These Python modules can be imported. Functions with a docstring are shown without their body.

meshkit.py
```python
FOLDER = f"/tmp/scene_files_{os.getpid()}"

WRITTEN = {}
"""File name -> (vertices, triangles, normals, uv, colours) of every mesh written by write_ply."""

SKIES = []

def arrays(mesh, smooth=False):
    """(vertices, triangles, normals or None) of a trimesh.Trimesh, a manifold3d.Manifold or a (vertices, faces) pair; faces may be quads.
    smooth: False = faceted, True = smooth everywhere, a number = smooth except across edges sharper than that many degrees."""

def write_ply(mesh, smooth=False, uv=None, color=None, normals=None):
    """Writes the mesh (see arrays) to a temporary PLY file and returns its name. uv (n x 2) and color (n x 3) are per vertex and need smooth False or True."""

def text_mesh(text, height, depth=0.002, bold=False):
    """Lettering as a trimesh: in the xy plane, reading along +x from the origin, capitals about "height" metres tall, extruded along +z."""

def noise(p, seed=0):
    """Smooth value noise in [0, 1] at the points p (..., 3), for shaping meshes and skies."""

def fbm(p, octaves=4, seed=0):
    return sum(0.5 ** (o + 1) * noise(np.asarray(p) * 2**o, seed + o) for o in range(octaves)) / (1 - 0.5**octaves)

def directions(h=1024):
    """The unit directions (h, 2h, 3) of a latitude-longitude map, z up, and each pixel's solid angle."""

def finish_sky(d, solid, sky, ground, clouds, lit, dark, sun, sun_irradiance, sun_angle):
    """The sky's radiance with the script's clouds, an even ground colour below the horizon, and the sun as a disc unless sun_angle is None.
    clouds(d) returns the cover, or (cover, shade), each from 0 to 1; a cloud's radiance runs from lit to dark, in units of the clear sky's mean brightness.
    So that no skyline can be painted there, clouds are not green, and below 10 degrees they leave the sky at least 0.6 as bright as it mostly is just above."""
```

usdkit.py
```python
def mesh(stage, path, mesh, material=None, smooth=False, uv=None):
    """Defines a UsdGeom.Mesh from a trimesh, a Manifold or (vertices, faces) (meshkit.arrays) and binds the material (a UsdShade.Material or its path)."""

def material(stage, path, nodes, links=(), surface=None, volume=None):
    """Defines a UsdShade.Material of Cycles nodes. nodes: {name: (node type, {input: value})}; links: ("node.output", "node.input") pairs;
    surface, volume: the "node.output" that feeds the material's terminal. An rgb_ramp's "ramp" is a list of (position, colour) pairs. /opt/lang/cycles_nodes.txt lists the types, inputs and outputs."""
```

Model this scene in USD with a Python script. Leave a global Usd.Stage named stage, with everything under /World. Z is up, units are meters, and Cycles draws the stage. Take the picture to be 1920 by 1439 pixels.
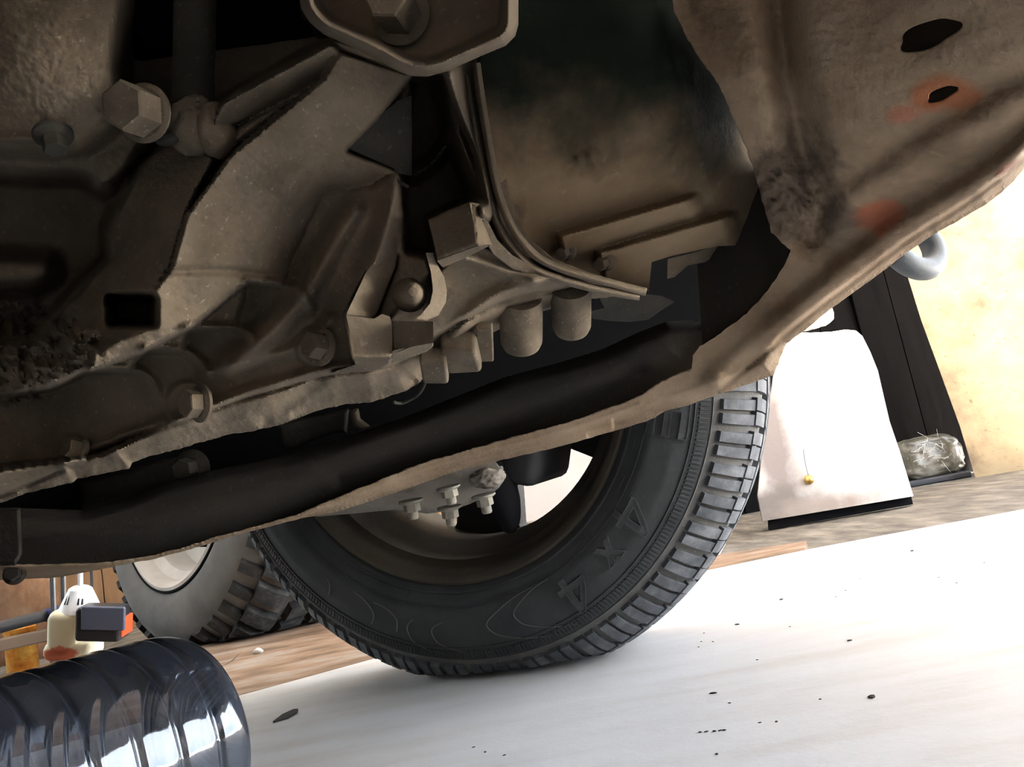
import math, numpy as np, trimesh, shapely
from shapely.geometry import Polygon, LineString
from scipy.ndimage import gaussian_filter
from scipy.interpolate import RBFInterpolator
from pxr import Usd, UsdGeom, UsdLux, UsdShade, Gf, Sdf
import usdkit, meshkit

stage = Usd.Stage.CreateInMemory()
UsdGeom.SetStageUpAxis(stage, 'Z')
UsdGeom.SetStageMetersPerUnit(stage, 1.0)
UsdGeom.Xform.Define(stage, '/World')
UsdGeom.Scope.Define(stage, '/World/Looks')

# ------------------------------------------------------------------ camera, sky, exposure
FPX = 1500.0
CAMH = 0.192
PITCH, ROLL = math.radians(9.0), math.radians(10.5)
cp, sp, cr, sr = math.cos(PITCH), math.sin(PITCH), math.cos(ROLL), math.sin(ROLL)
FW = np.array([0, cp, sp]); U0 = np.array([0, -sp, cp])
RT = cr * np.array([1.0, 0, 0]) - sr * U0
DN = -(cr * U0 + sr * np.array([1.0, 0, 0]))
C0 = np.array([0, 0, CAMH])
cam = UsdGeom.Camera.Define(stage, '/World/camera')
cam.CreateHorizontalApertureAttr(36.0)
cam.CreateFocalLengthAttr(36.0 * FPX / 1920)
cam.CreateClippingRangeAttr(Gf.Vec2f(0.02, 200))
cam.CreateExposureAttr(1.70)
cam.AddTransformOp().Set(Gf.Matrix4d(*RT, 0, *(-DN), 0, *(-FW), 0, *C0, 1))

usdkit.material(stage, '/World/Looks/sky', {'tc': ('texture_coordinate', {}), 'n': ('noise_texture', {'scale': 2.5, 'detail': 4.0}),
    'r': ('rgb_ramp', {'ramp': [(0.35, (0.62, 0.76, 1.0)), (0.65, (1.0, 1.0, 1.0))]}), 'b': ('background_shader', {'strength': 3.6})},
    [('tc.generated', 'n.vector'), ('n.fac', 'r.fac'), ('r.color', 'b.color')], surface='b.background')
dome = UsdLux.DomeLight.Define(stage, '/World/sky')
dome.CreateIntensityAttr(1.0)
UsdShade.MaterialBindingAPI.Apply(dome.GetPrim()).Bind(UsdShade.Material.Get(stage, '/World/Looks/sky'))
sun = UsdLux.DistantLight.Define(stage, '/World/sun')
sun.CreateNormalizeAttr(True); sun.CreateIntensityAttr(30.0); sun.CreateAngleAttr(1.5); sun.CreateColorAttr(Gf.Vec3f(1.0, 0.95, 0.86))
SUN_DIR = np.array([-0.30, 0.20, -0.90]); SUN_DIR /= np.linalg.norm(SUN_DIR)      # the way the light travels: steeply, onto the yard outside the open side
_z = -SUN_DIR; _x = np.cross([0, 0, 1.0], _z); _x /= np.linalg.norm(_x); _y = np.cross(_z, _x)
sun.AddTransformOp().Set(Gf.Matrix4d(*_x, 0, *_y, 0, *_z, 0, 0, 0, 0, 1))

# ------------------------------------------------------------------ helpers
def ray(x, y):
    x = np.asarray(x, float)[..., None]; y = np.asarray(y, float)[..., None]
    return FW + (x - 960) / FPX * RT + (y - 719.5) / FPX * DN
def P(x, y, d):
    return C0 + np.asarray(d, float)[..., None] * ray(x, y)
ZS = 0.030                                         # top of the plywood on the floor
def fl(x, y, z=ZS):
    r = ray(x, y); return C0 + r * ((z - CAMH) / r[..., 2])[..., None]
def onplane(x, y, p0, n):
    r = ray(x, y); return C0 + r * (((p0 - C0) @ n) / (r @ n))[..., None]
def unit(v):
    v = np.asarray(v, float); return v / np.linalg.norm(v)

_used, _org = {}, {}
def path(name, parent='/World'):
    k = _used.get((parent, name), 0); _used[(parent, name)] = k + 1
    return f'{parent}/{name}' + (f'_{k:03d}' if k else '')
def tag(prim, label=None, cat=None, group=None, kind=None):
    for k, v in (('label', label), ('category', cat), ('group', group), ('kind', kind)):
        if v: prim.SetCustomDataByKey(k, v)
def thing(name, label, cat, loc, group=None):
    p = path(name); x = UsdGeom.Xform.Define(stage, p); x.AddTranslateOp().Set(Gf.Vec3d(*map(float, loc)))
    tag(x.GetPrim(), label, cat, group); _org[p] = np.array(loc, float); return p
def org(p):
    while p not in _org:
        p = p.rpartition('/')[0]
        if p in ('/World', ''): return np.zeros(3)
    return _org[p]
def part(name, mesh, mat, parent='/World', label=None, smooth=30, kind=None):
    if hasattr(mesh, 'to_mesh'):
        m = mesh.to_mesh(); mesh = trimesh.Trimesh(m.vert_properties[:, :3], m.tri_verts, process=False)
    if isinstance(mesh, (list, tuple)) and len(mesh) and isinstance(mesh[0], trimesh.Trimesh):
        mesh = trimesh.util.concatenate(mesh)
    p = path(name, parent); mesh = mesh.copy(); mesh.vertices = mesh.vertices - org(parent)
    m = usdkit.mesh(stage, p, mesh, MAT[mat], smooth=smooth)
    tag(m.GetPrim(), label, None, None, kind); return p
def solo(name, mesh, mat, label, cat, smooth=30, group=None, kind=None):
    p = part(name, mesh, mat, '/World', label, smooth, kind); tag(stage.GetPrimAtPath(p), None, cat, group); return p
def struct(name, mesh, mat, smooth=False):
    return part(name, mesh, mat, '/World', None, smooth, 'structure')

def box(lo, hi):
    lo, hi = np.array(lo, float), np.array(hi, float)
    return trimesh.creation.box(hi - lo, trimesh.transformations.translation_matrix((lo + hi) / 2))
def rbox(size, r=0.004, seg=6):
    import manifold3d as m3
    h = np.array(size) / 2 - r
    ball = m3.Manifold.sphere(r, seg * 2)
    return tm(m3.Manifold.batch_hull([ball.translate((sx * h[0], sy * h[1], sz * h[2])) for sx in (-1, 1) for sy in (-1, 1) for sz in (-1, 1)]))
def tm(m):
    q = m.to_mesh(); return trimesh.Trimesh(np.array(q.vert_properties[:, :3]), np.array(q.tri_verts), process=False)
def frame(z, x=None):
    z = unit(z); x = np.array([0, 0, 1.0]) if x is None else np.asarray(x, float)
    if abs(unit(x) @ z) > 0.97: x = np.array([1.0, 0, 0])
    x = unit(x - z * (x @ z)); return np.stack([x, np.cross(z, x), z], 1)
def place(mesh, o, z, x=None):
    mesh = mesh.copy(); mesh.vertices = mesh.vertices @ frame(z, x).T + np.asarray(o); return mesh
def lathe(prof, n=48, a0=0, a1=2 * math.pi):
    """prof: (r, z) list, revolved about z."""
    prof = np.array(prof, float); full = abs(a1 - a0 - 2 * math.pi) < 1e-6
    t = np.linspace(a0, a1, n + (not full), endpoint=not full)
    v = np.stack([prof[None, :, 0] * np.cos(t)[:, None], prof[None, :, 0] * np.sin(t)[:, None], np.broadcast_to(prof[None, :, 1], (len(t), len(prof)))], -1)
    k = len(prof); i = np.arange(n)[:, None]; j = np.arange(k - 1)[None]
    a = i * k + j; b = ((i + 1) % len(t)) * k + j
    f = np.concatenate([np.stack([a, b, b + 1], -1).reshape(-1, 3), np.stack([a, b + 1, a + 1], -1).reshape(-1, 3)])
    return trimesh.Trimesh(v.reshape(-1, 3), f, process=False)
def tube(pts, r, sides=10, caps=True):
    p = np.asarray(pts, float); r = np.broadcast_to(r, (len(p),)); t = np.gradient(p, axis=0); t /= np.linalg.norm(t, axis=1, keepdims=True) + 1e-12
    a = np.zeros_like(p); prev = frame(t[0])[:, 0]
    for k in range(len(p)):
        prev = unit(prev - t[k] * (prev @ t[k])); a[k] = prev
    b = np.cross(t, a); g = np.arange(sides) * 2 * math.pi / sides
    v = p[:, None] + r[:, None, None] * (np.cos(g)[None, :, None] * a[:, None] + np.sin(g)[None, :, None] * b[:, None])
    i, j = np.meshgrid(np.arange(len(p) - 1), np.arange(sides), indexing='ij')
    q = np.stack([i * sides + j, i * sides + (j + 1) % sides, (i + 1) * sides + (j + 1) % sides, (i + 1) * sides + j], -1).reshape(-1, 4)
    f = np.vstack([q[:, [0, 1, 2]], q[:, [0, 2, 3]]]); v = v.reshape(-1, 3)
    if caps:
        n = len(v); v = np.vstack([v, p[0], p[-1]]); k = np.arange(sides); e = (len(p) - 1) * sides
        f = np.vstack([f, np.stack([np.full(sides, n), (k + 1) % sides, k], 1), np.stack([np.full(sides, n + 1), e + k, e + (k + 1) % sides], 1)])
    return trimesh.Trimesh(v, f, process=False)
def spline(pts, n=60):
    pts = np.asarray(pts, float); s = np.r_[0, np.cumsum(np.linalg.norm(np.diff(pts, axis=0), axis=1))]
    from scipy.interpolate import PchipInterpolator
    return PchipInterpolator(s, pts)(np.linspace(0, s[-1], n))
def prism(p3, thick, n=None):
    """a planar polygon of points in space, thickened along n by thick"""
    p3 = np.asarray(p3, float); c = p3.mean(0)
    u, s, vt = np.linalg.svd(p3 - c); nn = vt[2] if n is None else unit(n)
    if n is None and nn @ (c - C0) < 0: nn = -nn       # away from the camera by default
    fr = frame(nn, vt[0]); q = (p3 - c) @ fr
    poly = Polygon(q[:, :2]).buffer(0)
    m = trimesh.creation.extrude_polygon(poly, thick, engine='earcut'); m.vertices = m.vertices @ fr.T + c; return m
def hexbolt(r, h, flange=0.0, fh=0.0, chamfer=0.0, dome=0.0):
    """head along +z from z=0"""
    out = []
    if flange:
        out.append(lathe([(0, 0), (flange, 0), (flange, fh * 0.5), (r * 1.02, fh), (0, fh)], 28))
    z0 = fh * 0.9; c = chamfer or r * 0.10
    g = np.arange(6) * math.pi / 3
    ring = lambda rr, z: np.stack([rr * np.cos(g), rr * np.sin(g), np.full(6, z)], 1)
    v = np.vstack([ring(r, 0), ring(r, z0 + h - c * 0.7), ring(r - c, z0 + h), [[0, 0, z0 + h + dome]]]); f = []
    for a in (0, 6):
        for k in range(6):
            b = (k + 1) % 6; f += [[a + k, a + b, a + 6 + b], [a + k, a + 6 + b, a + 6 + k]]
    f += [[12 + k, 12 + (k + 1) % 6, 18] for k in range(6)]
    out.append(trimesh.Trimesh(v, f, process=False)); return trimesh.util.concatenate(out)

# reliefs: cast and pressed metal described by its depth along the sight line over an outline; closed solids with real thickness
def inside(poly, X, Y):
    return shapely.contains_xy(poly, X, Y)
class Sheet:
    def __init__(s, x0, y0, x1, y1, step):
        s.step = step; xs = np.arange(x0, x1 + step, step); ys = np.arange(y0, y1 + step, step)
        s.X, s.Y = np.meshgrid(xs, ys); s.X = s.X.astype(float); s.Y = s.Y.astype(float); s.D = np.zeros_like(s.X)
    def mask(s, pts, soft=0):
        m = inside(Polygon(pts).buffer(0), s.X, s.Y).astype(float)
        return gaussian_filter(m, soft / s.step) if soft else m
    def lay(s, pts, val, soft=0):
        m = s.mask(pts, soft); s.D = s.D * (1 - m) + val * m
    def dist(s, pts):
        p = np.asarray(pts, float); best = np.full(s.X.shape, 1e9)
        for (ax, ay), (bx, by) in zip(p[:-1], p[1:]):
            dx, dy = bx - ax, by - ay; t = np.clip(((s.X - ax) * dx + (s.Y - ay) * dy) / (dx * dx + dy * dy + 1e-9), 0, 1)
            best = np.minimum(best, np.hypot(s.X - ax - t * dx, s.Y - ay - t * dy))
        return best
    def ridge(s, pts, amp, sig):
        """amp > 0 stands out towards the viewer"""
        s.D = s.D - amp * np.exp(-0.5 * (s.dist(spline(pts, 24)) / sig) ** 2)
    def mesh(s, outline, thick, back=True, holes=()):
        poly = Polygon(outline).buffer(0)
        for h in holes: poly = poly.difference(Polygon(h))
        X, Y, D = s.X.copy(), s.Y.copy(), s.D
        ny, nx = X.shape; cxm = (X[:-1, :-1] + X[1:, 1:]) / 2; cym = (Y[:-1, :-1] + Y[1:, 1:]) / 2
        keep = inside(poly, cxm, cym)
        idx = np.arange(ny * nx).reshape(ny, nx)
        a, b, c, d = idx[:-1, :-1][keep], idx[:-1, 1:][keep], idx[1:, 1:][keep], idx[1:, :-1][keep]
        f = np.vstack([np.stack([a, d, c], 1), np.stack([a, c, b], 1)])
        kp = np.zeros((ny + 1, nx + 1), bool); kp[1:-1, 1:-1] = keep
        n4 = kp[:-1, :-1].astype(int) + kp[1:, :-1] + kp[:-1, 1:] + kp[1:, 1:]
        edge = (n4 > 0) & (n4 < 4)
        ex, ey = X[edge], Y[edge]; bd = poly.boundary; pts = shapely.points(ex, ey)
        on = shapely.line_interpolate_point(bd, shapely.line_locate_point(bd, pts)) if bd.geom_type == 'LineString' else shapely.shortest_line(pts, bd)
        if bd.geom_type == 'LineString': q = shapely.get_coordinates(on)
        else: q = shapely.get_coordinates(on)[1::2]
        ok = np.hypot(q[:, 0] - ex, q[:, 1] - ey) < 1.6 * s.step
        ex[ok], ey[ok] = q[ok, 0], q[ok, 1]; X[edge], Y[edge] = ex, ey
        V = P(X, Y, D).reshape(-1, 3); used = np.unique(f); mp = np.full(ny * nx, -1); mp[used] = np.arange(len(used))
        V = V[used]; f = mp[f]; n = len(V)
        e = np.vstack([f[:, [0, 1]], f[:, [1, 2]], f[:, [2, 0]]]); key = e[:, 0].astype(np.int64) * n + e[:, 1]; rev = e[:, 1].astype(np.int64) * n + e[:, 0]
        be = e[~np.isin(key, rev)]
        Vb = P(X, Y, D + thick).reshape(-1, 3)[used]
        sk = np.vstack([np.stack([be[:, 1], be[:, 0], be[:, 0] + n], 1), np.stack([be[:, 1], be[:, 0] + n, be[:, 1] + n], 1)])
        F = [f, sk] + ([f[:, ::-1] + n] if back else [])
        m = trimesh.Trimesh(np.vstack([V, Vb]), np.vstack(F), process=False); m.remove_unreferenced_vertices(); return m
def lin(a, b, c):
    M = np.array([[p[0], p[1], 1] for p in (a, b, c)], float); k = np.linalg.solve(M, [p[2] for p in (a, b, c)])
    return lambda X, Y: k[0] * X + k[1] * Y + k[2]
def rough_edge(pts, step=7.0, amp=1.6, seed=1):
    """the same outline with a worn, slightly ragged edge"""
    g = np.array(LineString(pts).segmentize(step).coords); n = np.stack([meshkit.fbm(np.stack([g[:, 0] * .11, g[:, 1] * .11, 0 * g[:, 0] + k], -1), 3, seed + k) - .5 for k in (0, 5)], 1)
    return [tuple(q) for q in g + 2 * amp * n]
def smoothstep(x, a, b):
    t = np.clip((x - a) / (b - a), 0, 1); return t * t * (3 - 2 * t)

# depth of the front frame along the sight line, from a few measured points
KP = np.array([(1240, -70, .40), (1300, 100, .40), (1450, 440, .452), (1482, 470, .455), (1620, -70, .33), (1990, -70, .255), (1990, 240, .325), (1925, 312, .345), (1700, 474, .425), (1600, 200, .36), (1475, 640, .495), (1440, 545, .49), (1300, 690, .545), (1330, 746, .555), (1450, 700, .53), (1060, 795, .59), (1080, 828, .60), (800, 868, .61), (800, 900, .62), (560, 968, .62), (300, 1044, .61), (110, 1070, .60), (-70, 1075, .59)], float)
FRAME_D = RBFInterpolator(KP[:, :2], KP[:, 2], kernel='thin_plate_spline', smoothing=.5)
FD = FRAME_D(np.array([(1762, 180), (1692, 214), (1638, 408), (1475, 360), (1540, 420), (1902, 318)], float))

# ------------------------------------------------------------------ materials
MAT = {}
def mat(name, nodes, links, surface='p.BSDF'):
    MAT[name] = usdkit.material(stage, '/World/Looks/' + name, nodes, links, surface=surface)
def plain(name, col, rough=0.6, metallic=0.0, **kw):
    mat(name, {'p': ('principled_bsdf', {'base_color': col, 'roughness': rough, 'metallic': metallic, 'specular_ior_level': 0.02 if rough > 0.85 else 0.4, **kw})}, [])
def dusty(name, cols, scale=14.0, speck=(0.5, 0.45, 0.38), speck_amt=0.35, fine=260.0, rough=0.85, bump=0.0006, spots=(), soft=(0.85, 1.1), stain_shade=70.0, mapscale=None, metallic=0.0, spec=0.25, ramp=(0.3, 0.7)):
    """blotchy dirt: two or three colours mixed by noise, small light specks, fine relief, and spots for rust, stains and painted shade (centre, radius, colour)"""
    n = {'g': ('geometry', {}), 'm': ('mapping', {'scale': mapscale or (1, 1, 1)}), 'n1': ('noise_texture', {'scale': scale, 'detail': 6.0, 'roughness': 0.62}),
         'r1': ('rgb_ramp', {'ramp': [(ramp[0] + (ramp[1] - ramp[0]) * i / (len(cols) - 1), c) for i, c in enumerate(cols)]}),
         'n2': ('noise_texture', {'scale': fine, 'detail': 3.0, 'roughness': 0.6}), 'r2': ('map_range', {'from_min': 0.62, 'from_max': 0.74, 'to_min': 0.0, 'to_max': speck_amt, 'clamp': True}),
         'mx': ('mix_color', {'b': speck}), 'n3': ('noise_texture', {'scale': fine * 1.7, 'detail': 4.0, 'roughness': 0.7}),
         'bp': ('bump', {'strength': 0.7, 'distance': bump}), 'p': ('principled_bsdf', {'roughness': rough, 'metallic': metallic, 'specular_ior_level': spec})}
    L = [('g.position', 'm.vector'), ('m.vector', 'n1.vector'), ('g.position', 'n2.vector'), ('g.position', 'n3.vector'), ('n1.fac', 'r1.fac'), ('n2.fac', 'r2.value'), ('r2.result', 'mx.fac'), ('r1.color', 'mx.a'),
         ('n3.fac', 'bp.height'), ('bp.normal', 'p.normal')]
    last = 'mx.result'
    if spots:
        n['ns'] = ('noise_texture', {'scale': stain_shade, 'detail': 5.0, 'roughness': 0.55}); L.append(('g.position', 'ns.vector'))
    for i, (c, rad, col, *sc) in enumerate(spots):
        sc = sc[0] if sc else (1, 1, 1)
        n[f'sub{i}'] = ('vector_math', {'math_type': 'subtract', 'vector2': tuple(c)}); n[f'sc{i}'] = ('vector_math', {'math_type': 'multiply', 'vector2': tuple(1 / (rad * s) for s in sc)})
        n[f'ln{i}'] = ('vector_math', {'math_type': 'length'}); n[f'ad{i}'] = ('math', {'math_type': 'multiply_add', 'value2': 1.1, 'value3': -0.55}); n[f'sm{i}'] = ('math', {'math_type': 'add'})
        n[f'mr{i}'] = ('map_range', {'from_min': soft[0], 'from_max': soft[1], 'to_min': 1.0, 'to_max': 0.0, 'clamp': True}); n[f'sx{i}'] = ('mix_color', {'b': col})
        L += [('g.position', f'sub{i}.vector1'), (f'sub{i}.vector', f'sc{i}.vector1'), (f'sc{i}.vector', f'ln{i}.vector1'), ('ns.fac', f'ad{i}.value1'), (f'ad{i}.value', f'sm{i}.value1'), (f'ln{i}.value', f'sm{i}.value2'),
              (f'sm{i}.value', f'mr{i}.value'), (f'mr{i}.result', f'sx{i}.fac'), (last, f'sx{i}.a')]
        last = f'sx{i}.result'
    L.append((last, 'p.base_color')); mat(name, n, L)

CAST = [(0.085, 0.067, 0.047), (0.152, 0.121, 0.086), (0.205, 0.165, 0.118)]
dusty('cast_dust', CAST, 16, speck=(0.4, 0.36, 0.3), speck_amt=0.4, fine=330)
dusty('cast_bolt', [(0.08, 0.064, 0.046), (0.165, 0.132, 0.095)], 60, fine=500, bump=0.0003)
dusty('cast_dark', [(0.022, 0.021, 0.017), (0.05, 0.045, 0.036)], 24, speck=(0.3, 0.27, 0.22), speck_amt=0.2)
dusty('pan_brown', [(0.13, 0.098, 0.062), (0.21, 0.155, 0.10), (0.26, 0.195, 0.125)], 11, speck=(0.3, 0.25, 0.19), speck_amt=0.5, fine=150, spec=0.03, soft=(0.55, 1.45), stain_shade=30.0,
      spots=[(P(1060, 10, .40), .062, (0.012, 0.014, 0.011), (1.8, 1, 1)), (P(1260, 30, .42), .058, (0.014, 0.018, 0.013), (1.7, 1, 1)), (P(1385, 190, .44), .035, (0.014, 0.016, 0.013), (.9, 1, 1.5))])  # dark green spots put shade at the top and right end into colour
dusty('beam_dark', [(0.018, 0.016, 0.013), (0.03, 0.025, 0.02)], 9, speck=(0.2, 0.17, 0.13), speck_amt=0.15)
dusty('rubber', [(0.022, 0.024, 0.024), (0.042, 0.045, 0.045)], 22, speck=(0.25, 0.25, 0.25), speck_amt=0.12, fine=400, rough=0.62, bump=0.0002, spec=0.4)
dusty('rubber_dust', [(0.045, 0.049, 0.053), (0.085, 0.09, 0.096), (0.16, 0.163, 0.17)], 40, speck=(0.03, 0.03, 0.03), speck_amt=0.5, fine=420, rough=0.8)
dusty('rubber_letter', [(0.05, 0.053, 0.053), (0.075, 0.078, 0.078)], 60, speck_amt=0.1, rough=0.7, bump=0.0002)  # lighter grey puts the light on the raised letter edges into colour
dusty('rubber_base', [(0.07, 0.07, 0.068), (0.13, 0.128, 0.122)], 30, speck_amt=0.2, rough=0.85)
dusty('rubber_grey', [(0.09, 0.087, 0.082), (0.15, 0.145, 0.135)], 9, speck=(0.3, 0.3, 0.28), speck_amt=0.1, rough=0.8, bump=0.0004)
dusty('rubber_lug', [(0.014, 0.014, 0.014), (0.03, 0.03, 0.029), (0.075, 0.073, 0.07)], 30, speck=(0.3, 0.28, 0.25), speck_amt=0.25, fine=200, rough=0.85)
dusty('rim_inner', [(0.045, 0.038, 0.028), (0.08, 0.068, 0.05)], 9, speck_amt=0.1, rough=0.6)
dusty('arm_grey', [(0.15, 0.13, 0.105), (0.22, 0.195, 0.165)], 20, speck_amt=0.2)
dusty('nut_grey', [(0.17, 0.155, 0.125), (0.27, 0.25, 0.205)], 50, speck_amt=0.2)
dusty('rim_silver', [(0.42, 0.39, 0.35), (0.6, 0.57, 0.53)], 8, speck_amt=0.05, rough=0.5)
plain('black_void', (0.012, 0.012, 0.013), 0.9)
plain('disc_black', (0.02, 0.02, 0.021), 0.7)
dusty('hook_grey', [(0.06, 0.07, 0.078), (0.095, 0.105, 0.113)], 30, speck_amt=0.1, rough=0.5, bump=0.0002)
dusty('rust_frame', [(0.145, 0.10, 0.064), (0.27, 0.197, 0.132), (0.35, 0.268, 0.185)], 13, speck=(0.42, 0.3, 0.2), speck_amt=0.35, fine=200, bump=0.0009, spec=0.12, soft=(0.7, 1.2), stain_shade=90.0,
      spots=[(P(1762, 180, FD[0]), .0175, (0.34, 0.14, 0.07), (1.3, .6, .42)), (P(1692, 214, FD[1]), .006, (0.36, 0.17, 0.11), (1.6, 1, .6)), (P(1638, 408, FD[2]), .012, (0.29, 0.105, 0.06), (1.0, 1.2, .8)),
             (P(1475, 360, FD[3]), .022, (0.12, 0.088, 0.064), (1, 2, 1.4)), (P(1540, 420, FD[4]), .012, (0.13, 0.096, 0.07), (1.5, 2, 1)), (P(1902, 318, FD[5]), .004, (0.14, 0.065, 0.04), (2, 2, 1))])
dusty('plywood', [(0.13, 0.085, 0.055), (0.255, 0.165, 0.105), (0.30, 0.255, 0.215)], 4.5, speck=(0.16, 0.12, 0.1), speck_amt=0.3, fine=60, rough=0.7, mapscale=(1.6, 3.2, 1), bump=0.0004, ramp=(.36, .64))
dusty('painted_board', [(0.50, 0.47, 0.43), (0.56, 0.55, 0.53), (0.60, 0.595, 0.585)], 3.5, speck=(0.3, 0.25, 0.2), speck_amt=0.08, fine=70, rough=0.55, mapscale=(1.2, 5, 1), bump=0.0003)
dusty('dirt_floor', [(0.05, 0.045, 0.04), (0.12, 0.105, 0.085), (0.22, 0.195, 0.16)], 7, speck=(0.4, 0.36, 0.3), speck_amt=0.5, fine=110, mapscale=(2.4, 0.7, 1))
dusty('gravel', [(0.4, 0.39, 0.37), (0.52, 0.5, 0.47)], 3, speck_amt=0.3)
plain('wall_grey', (0.36, 0.31, 0.27), 0.9)
dusty('plank_shade', [(0.003, 0.003, 0.0035), (0.007, 0.006, 0.006)], 5, speck_amt=0.01, spec=0.03, mapscale=(6, 6, 0.6))  # near-black wood puts the shade of the deep recess into colour
dusty('board_tan', [(0.17, 0.125, 0.08), (0.31, 0.24, 0.145), (0.37, 0.295, 0.19)], 7, speck=(0.10, 0.07, 0.04), speck_amt=0.6, fine=45, rough=0.7)
dusty('panel_white', [(0.55, 0.53, 0.51), (0.66, 0.65, 0.64)], 3, speck=(0.4, 0.32, 0.2), speck_amt=0.1, fine=40, rough=0.6, soft=(0.6, 1.4), stain_shade=20.0,
      spots=[(P(1448, 820, 2.40), .30, (0.26, 0.225, 0.215), (.17, 1.2, 1.0)), (P(1440, 960, 2.42), .13, (0.2, 0.18, 0.165), (1.1, 1.5, .55)), (P(1540, 948, 2.42), .10, (0.33, 0.28, 0.25), (1.5, 1.5, .35)), (P(1625, 690, 2.4), .03, (0.4, 0.38, 0.36), (.6, 2, 1.2))])  # grey left margin puts shade into the colour; the lower spots are stains
dusty('white_board', [(0.8, 0.79, 0.76), (0.88, 0.87, 0.86)], 3, speck_amt=0.05, rough=0.6)
mat('pane_glass', {'f': ('fresnel', {'IOR': 1.5}), 't': ('transparent_bsdf', {'color': (0.95, 0.97, 0.96)}), 's': ('glossy_bsdf', {'roughness': 0.02}), 'm': ('mix_closure', {})}, [('f.fac', 'm.fac'), ('t.BSDF', 'm.closure1'), ('s.BSDF', 'm.closure2')], surface='m.closure')
mat('frosted', {'t': ('translucent_bsdf', {'color': (0.2, 0.205, 0.21)}), 'r': ('transparent_bsdf', {'color': (0.5, 0.5, 0.5)}), 'm': ('mix_closure', {'fac': 0.06})}, [('t.BSDF', 'm.closure1'), ('r.BSDF', 'm.closure2')], surface='m.closure')
plain('foam', (0.75, 0.66, 0.45), 0.9)
plain('brass', (0.6, 0.38, 0.12), 0.35, 0.9)
plain('steel', (0.3, 0.3, 0.31), 0.4, 0.8)
plain('white_plastic', (0.82, 0.85, 0.87), 0.4)
dusty('tank_plastic', [(0.74, 0.69, 0.50), (0.82, 0.78, 0.60)], 12, speck_amt=0.02, rough=0.45, bump=0.0001, spots=[(P(112, 1232, 1.42), .03, (0.5, 0.13, 0.07), (1.2, 3, .6))])
plain('black_plastic', (0.016, 0.017, 0.02), 0.35)
plain('filter_grey', (0.085, 0.095, 0.14), 0.5)
plain('red_orange', (0.8, 0.09, 0.03), 0.4)
dusty('gold_tin', [(0.30, 0.09, 0.015), (0.5, 0.2, 0.03), (0.62, 0.42, 0.1)], 25, speck=(0.7, 0.6, 0.3), speck_amt=0.3, fine=120, rough=0.35, metallic=0.3)
dusty('brown_sack', [(0.13, 0.07, 0.04), (0.25, 0.14, 0.08), (0.36, 0.25, 0.18)], 7, speck_amt=0.05)
dusty('brown_wall', [(0.2, 0.115, 0.06), (0.3, 0.17, 0.085)], 4, speck_amt=0.05, mapscale=(4, 4, 0.7))
plain('dark_pipe', (0.03, 0.033, 0.04), 0.5)
plain('blue_cap', (0.02, 0.02, 0.12), 0.5)
plain('rod_dark', (0.06, 0.075, 0.095), 0.4)
plain('rod_glint', (0.75, 0.8, 0.85), 0.3, 0.5)
plain('wood_grey', (0.17, 0.125, 0.09), 0.8)
dusty('wrap', [(0.035, 0.033, 0.024), (0.075, 0.07, 0.052), (0.17, 0.16, 0.14)], 14, speck=(0.6, 0.6, 0.6), speck_amt=0.3, fine=60, rough=0.3, spec=0.5)
plain('fiber', (0.5, 0.5, 0.48), 0.5)
plain('leaf_dark', (0.03, 0.026, 0.022), 0.8)
plain('crumb', (0.07, 0.06, 0.05), 0.9)
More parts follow.
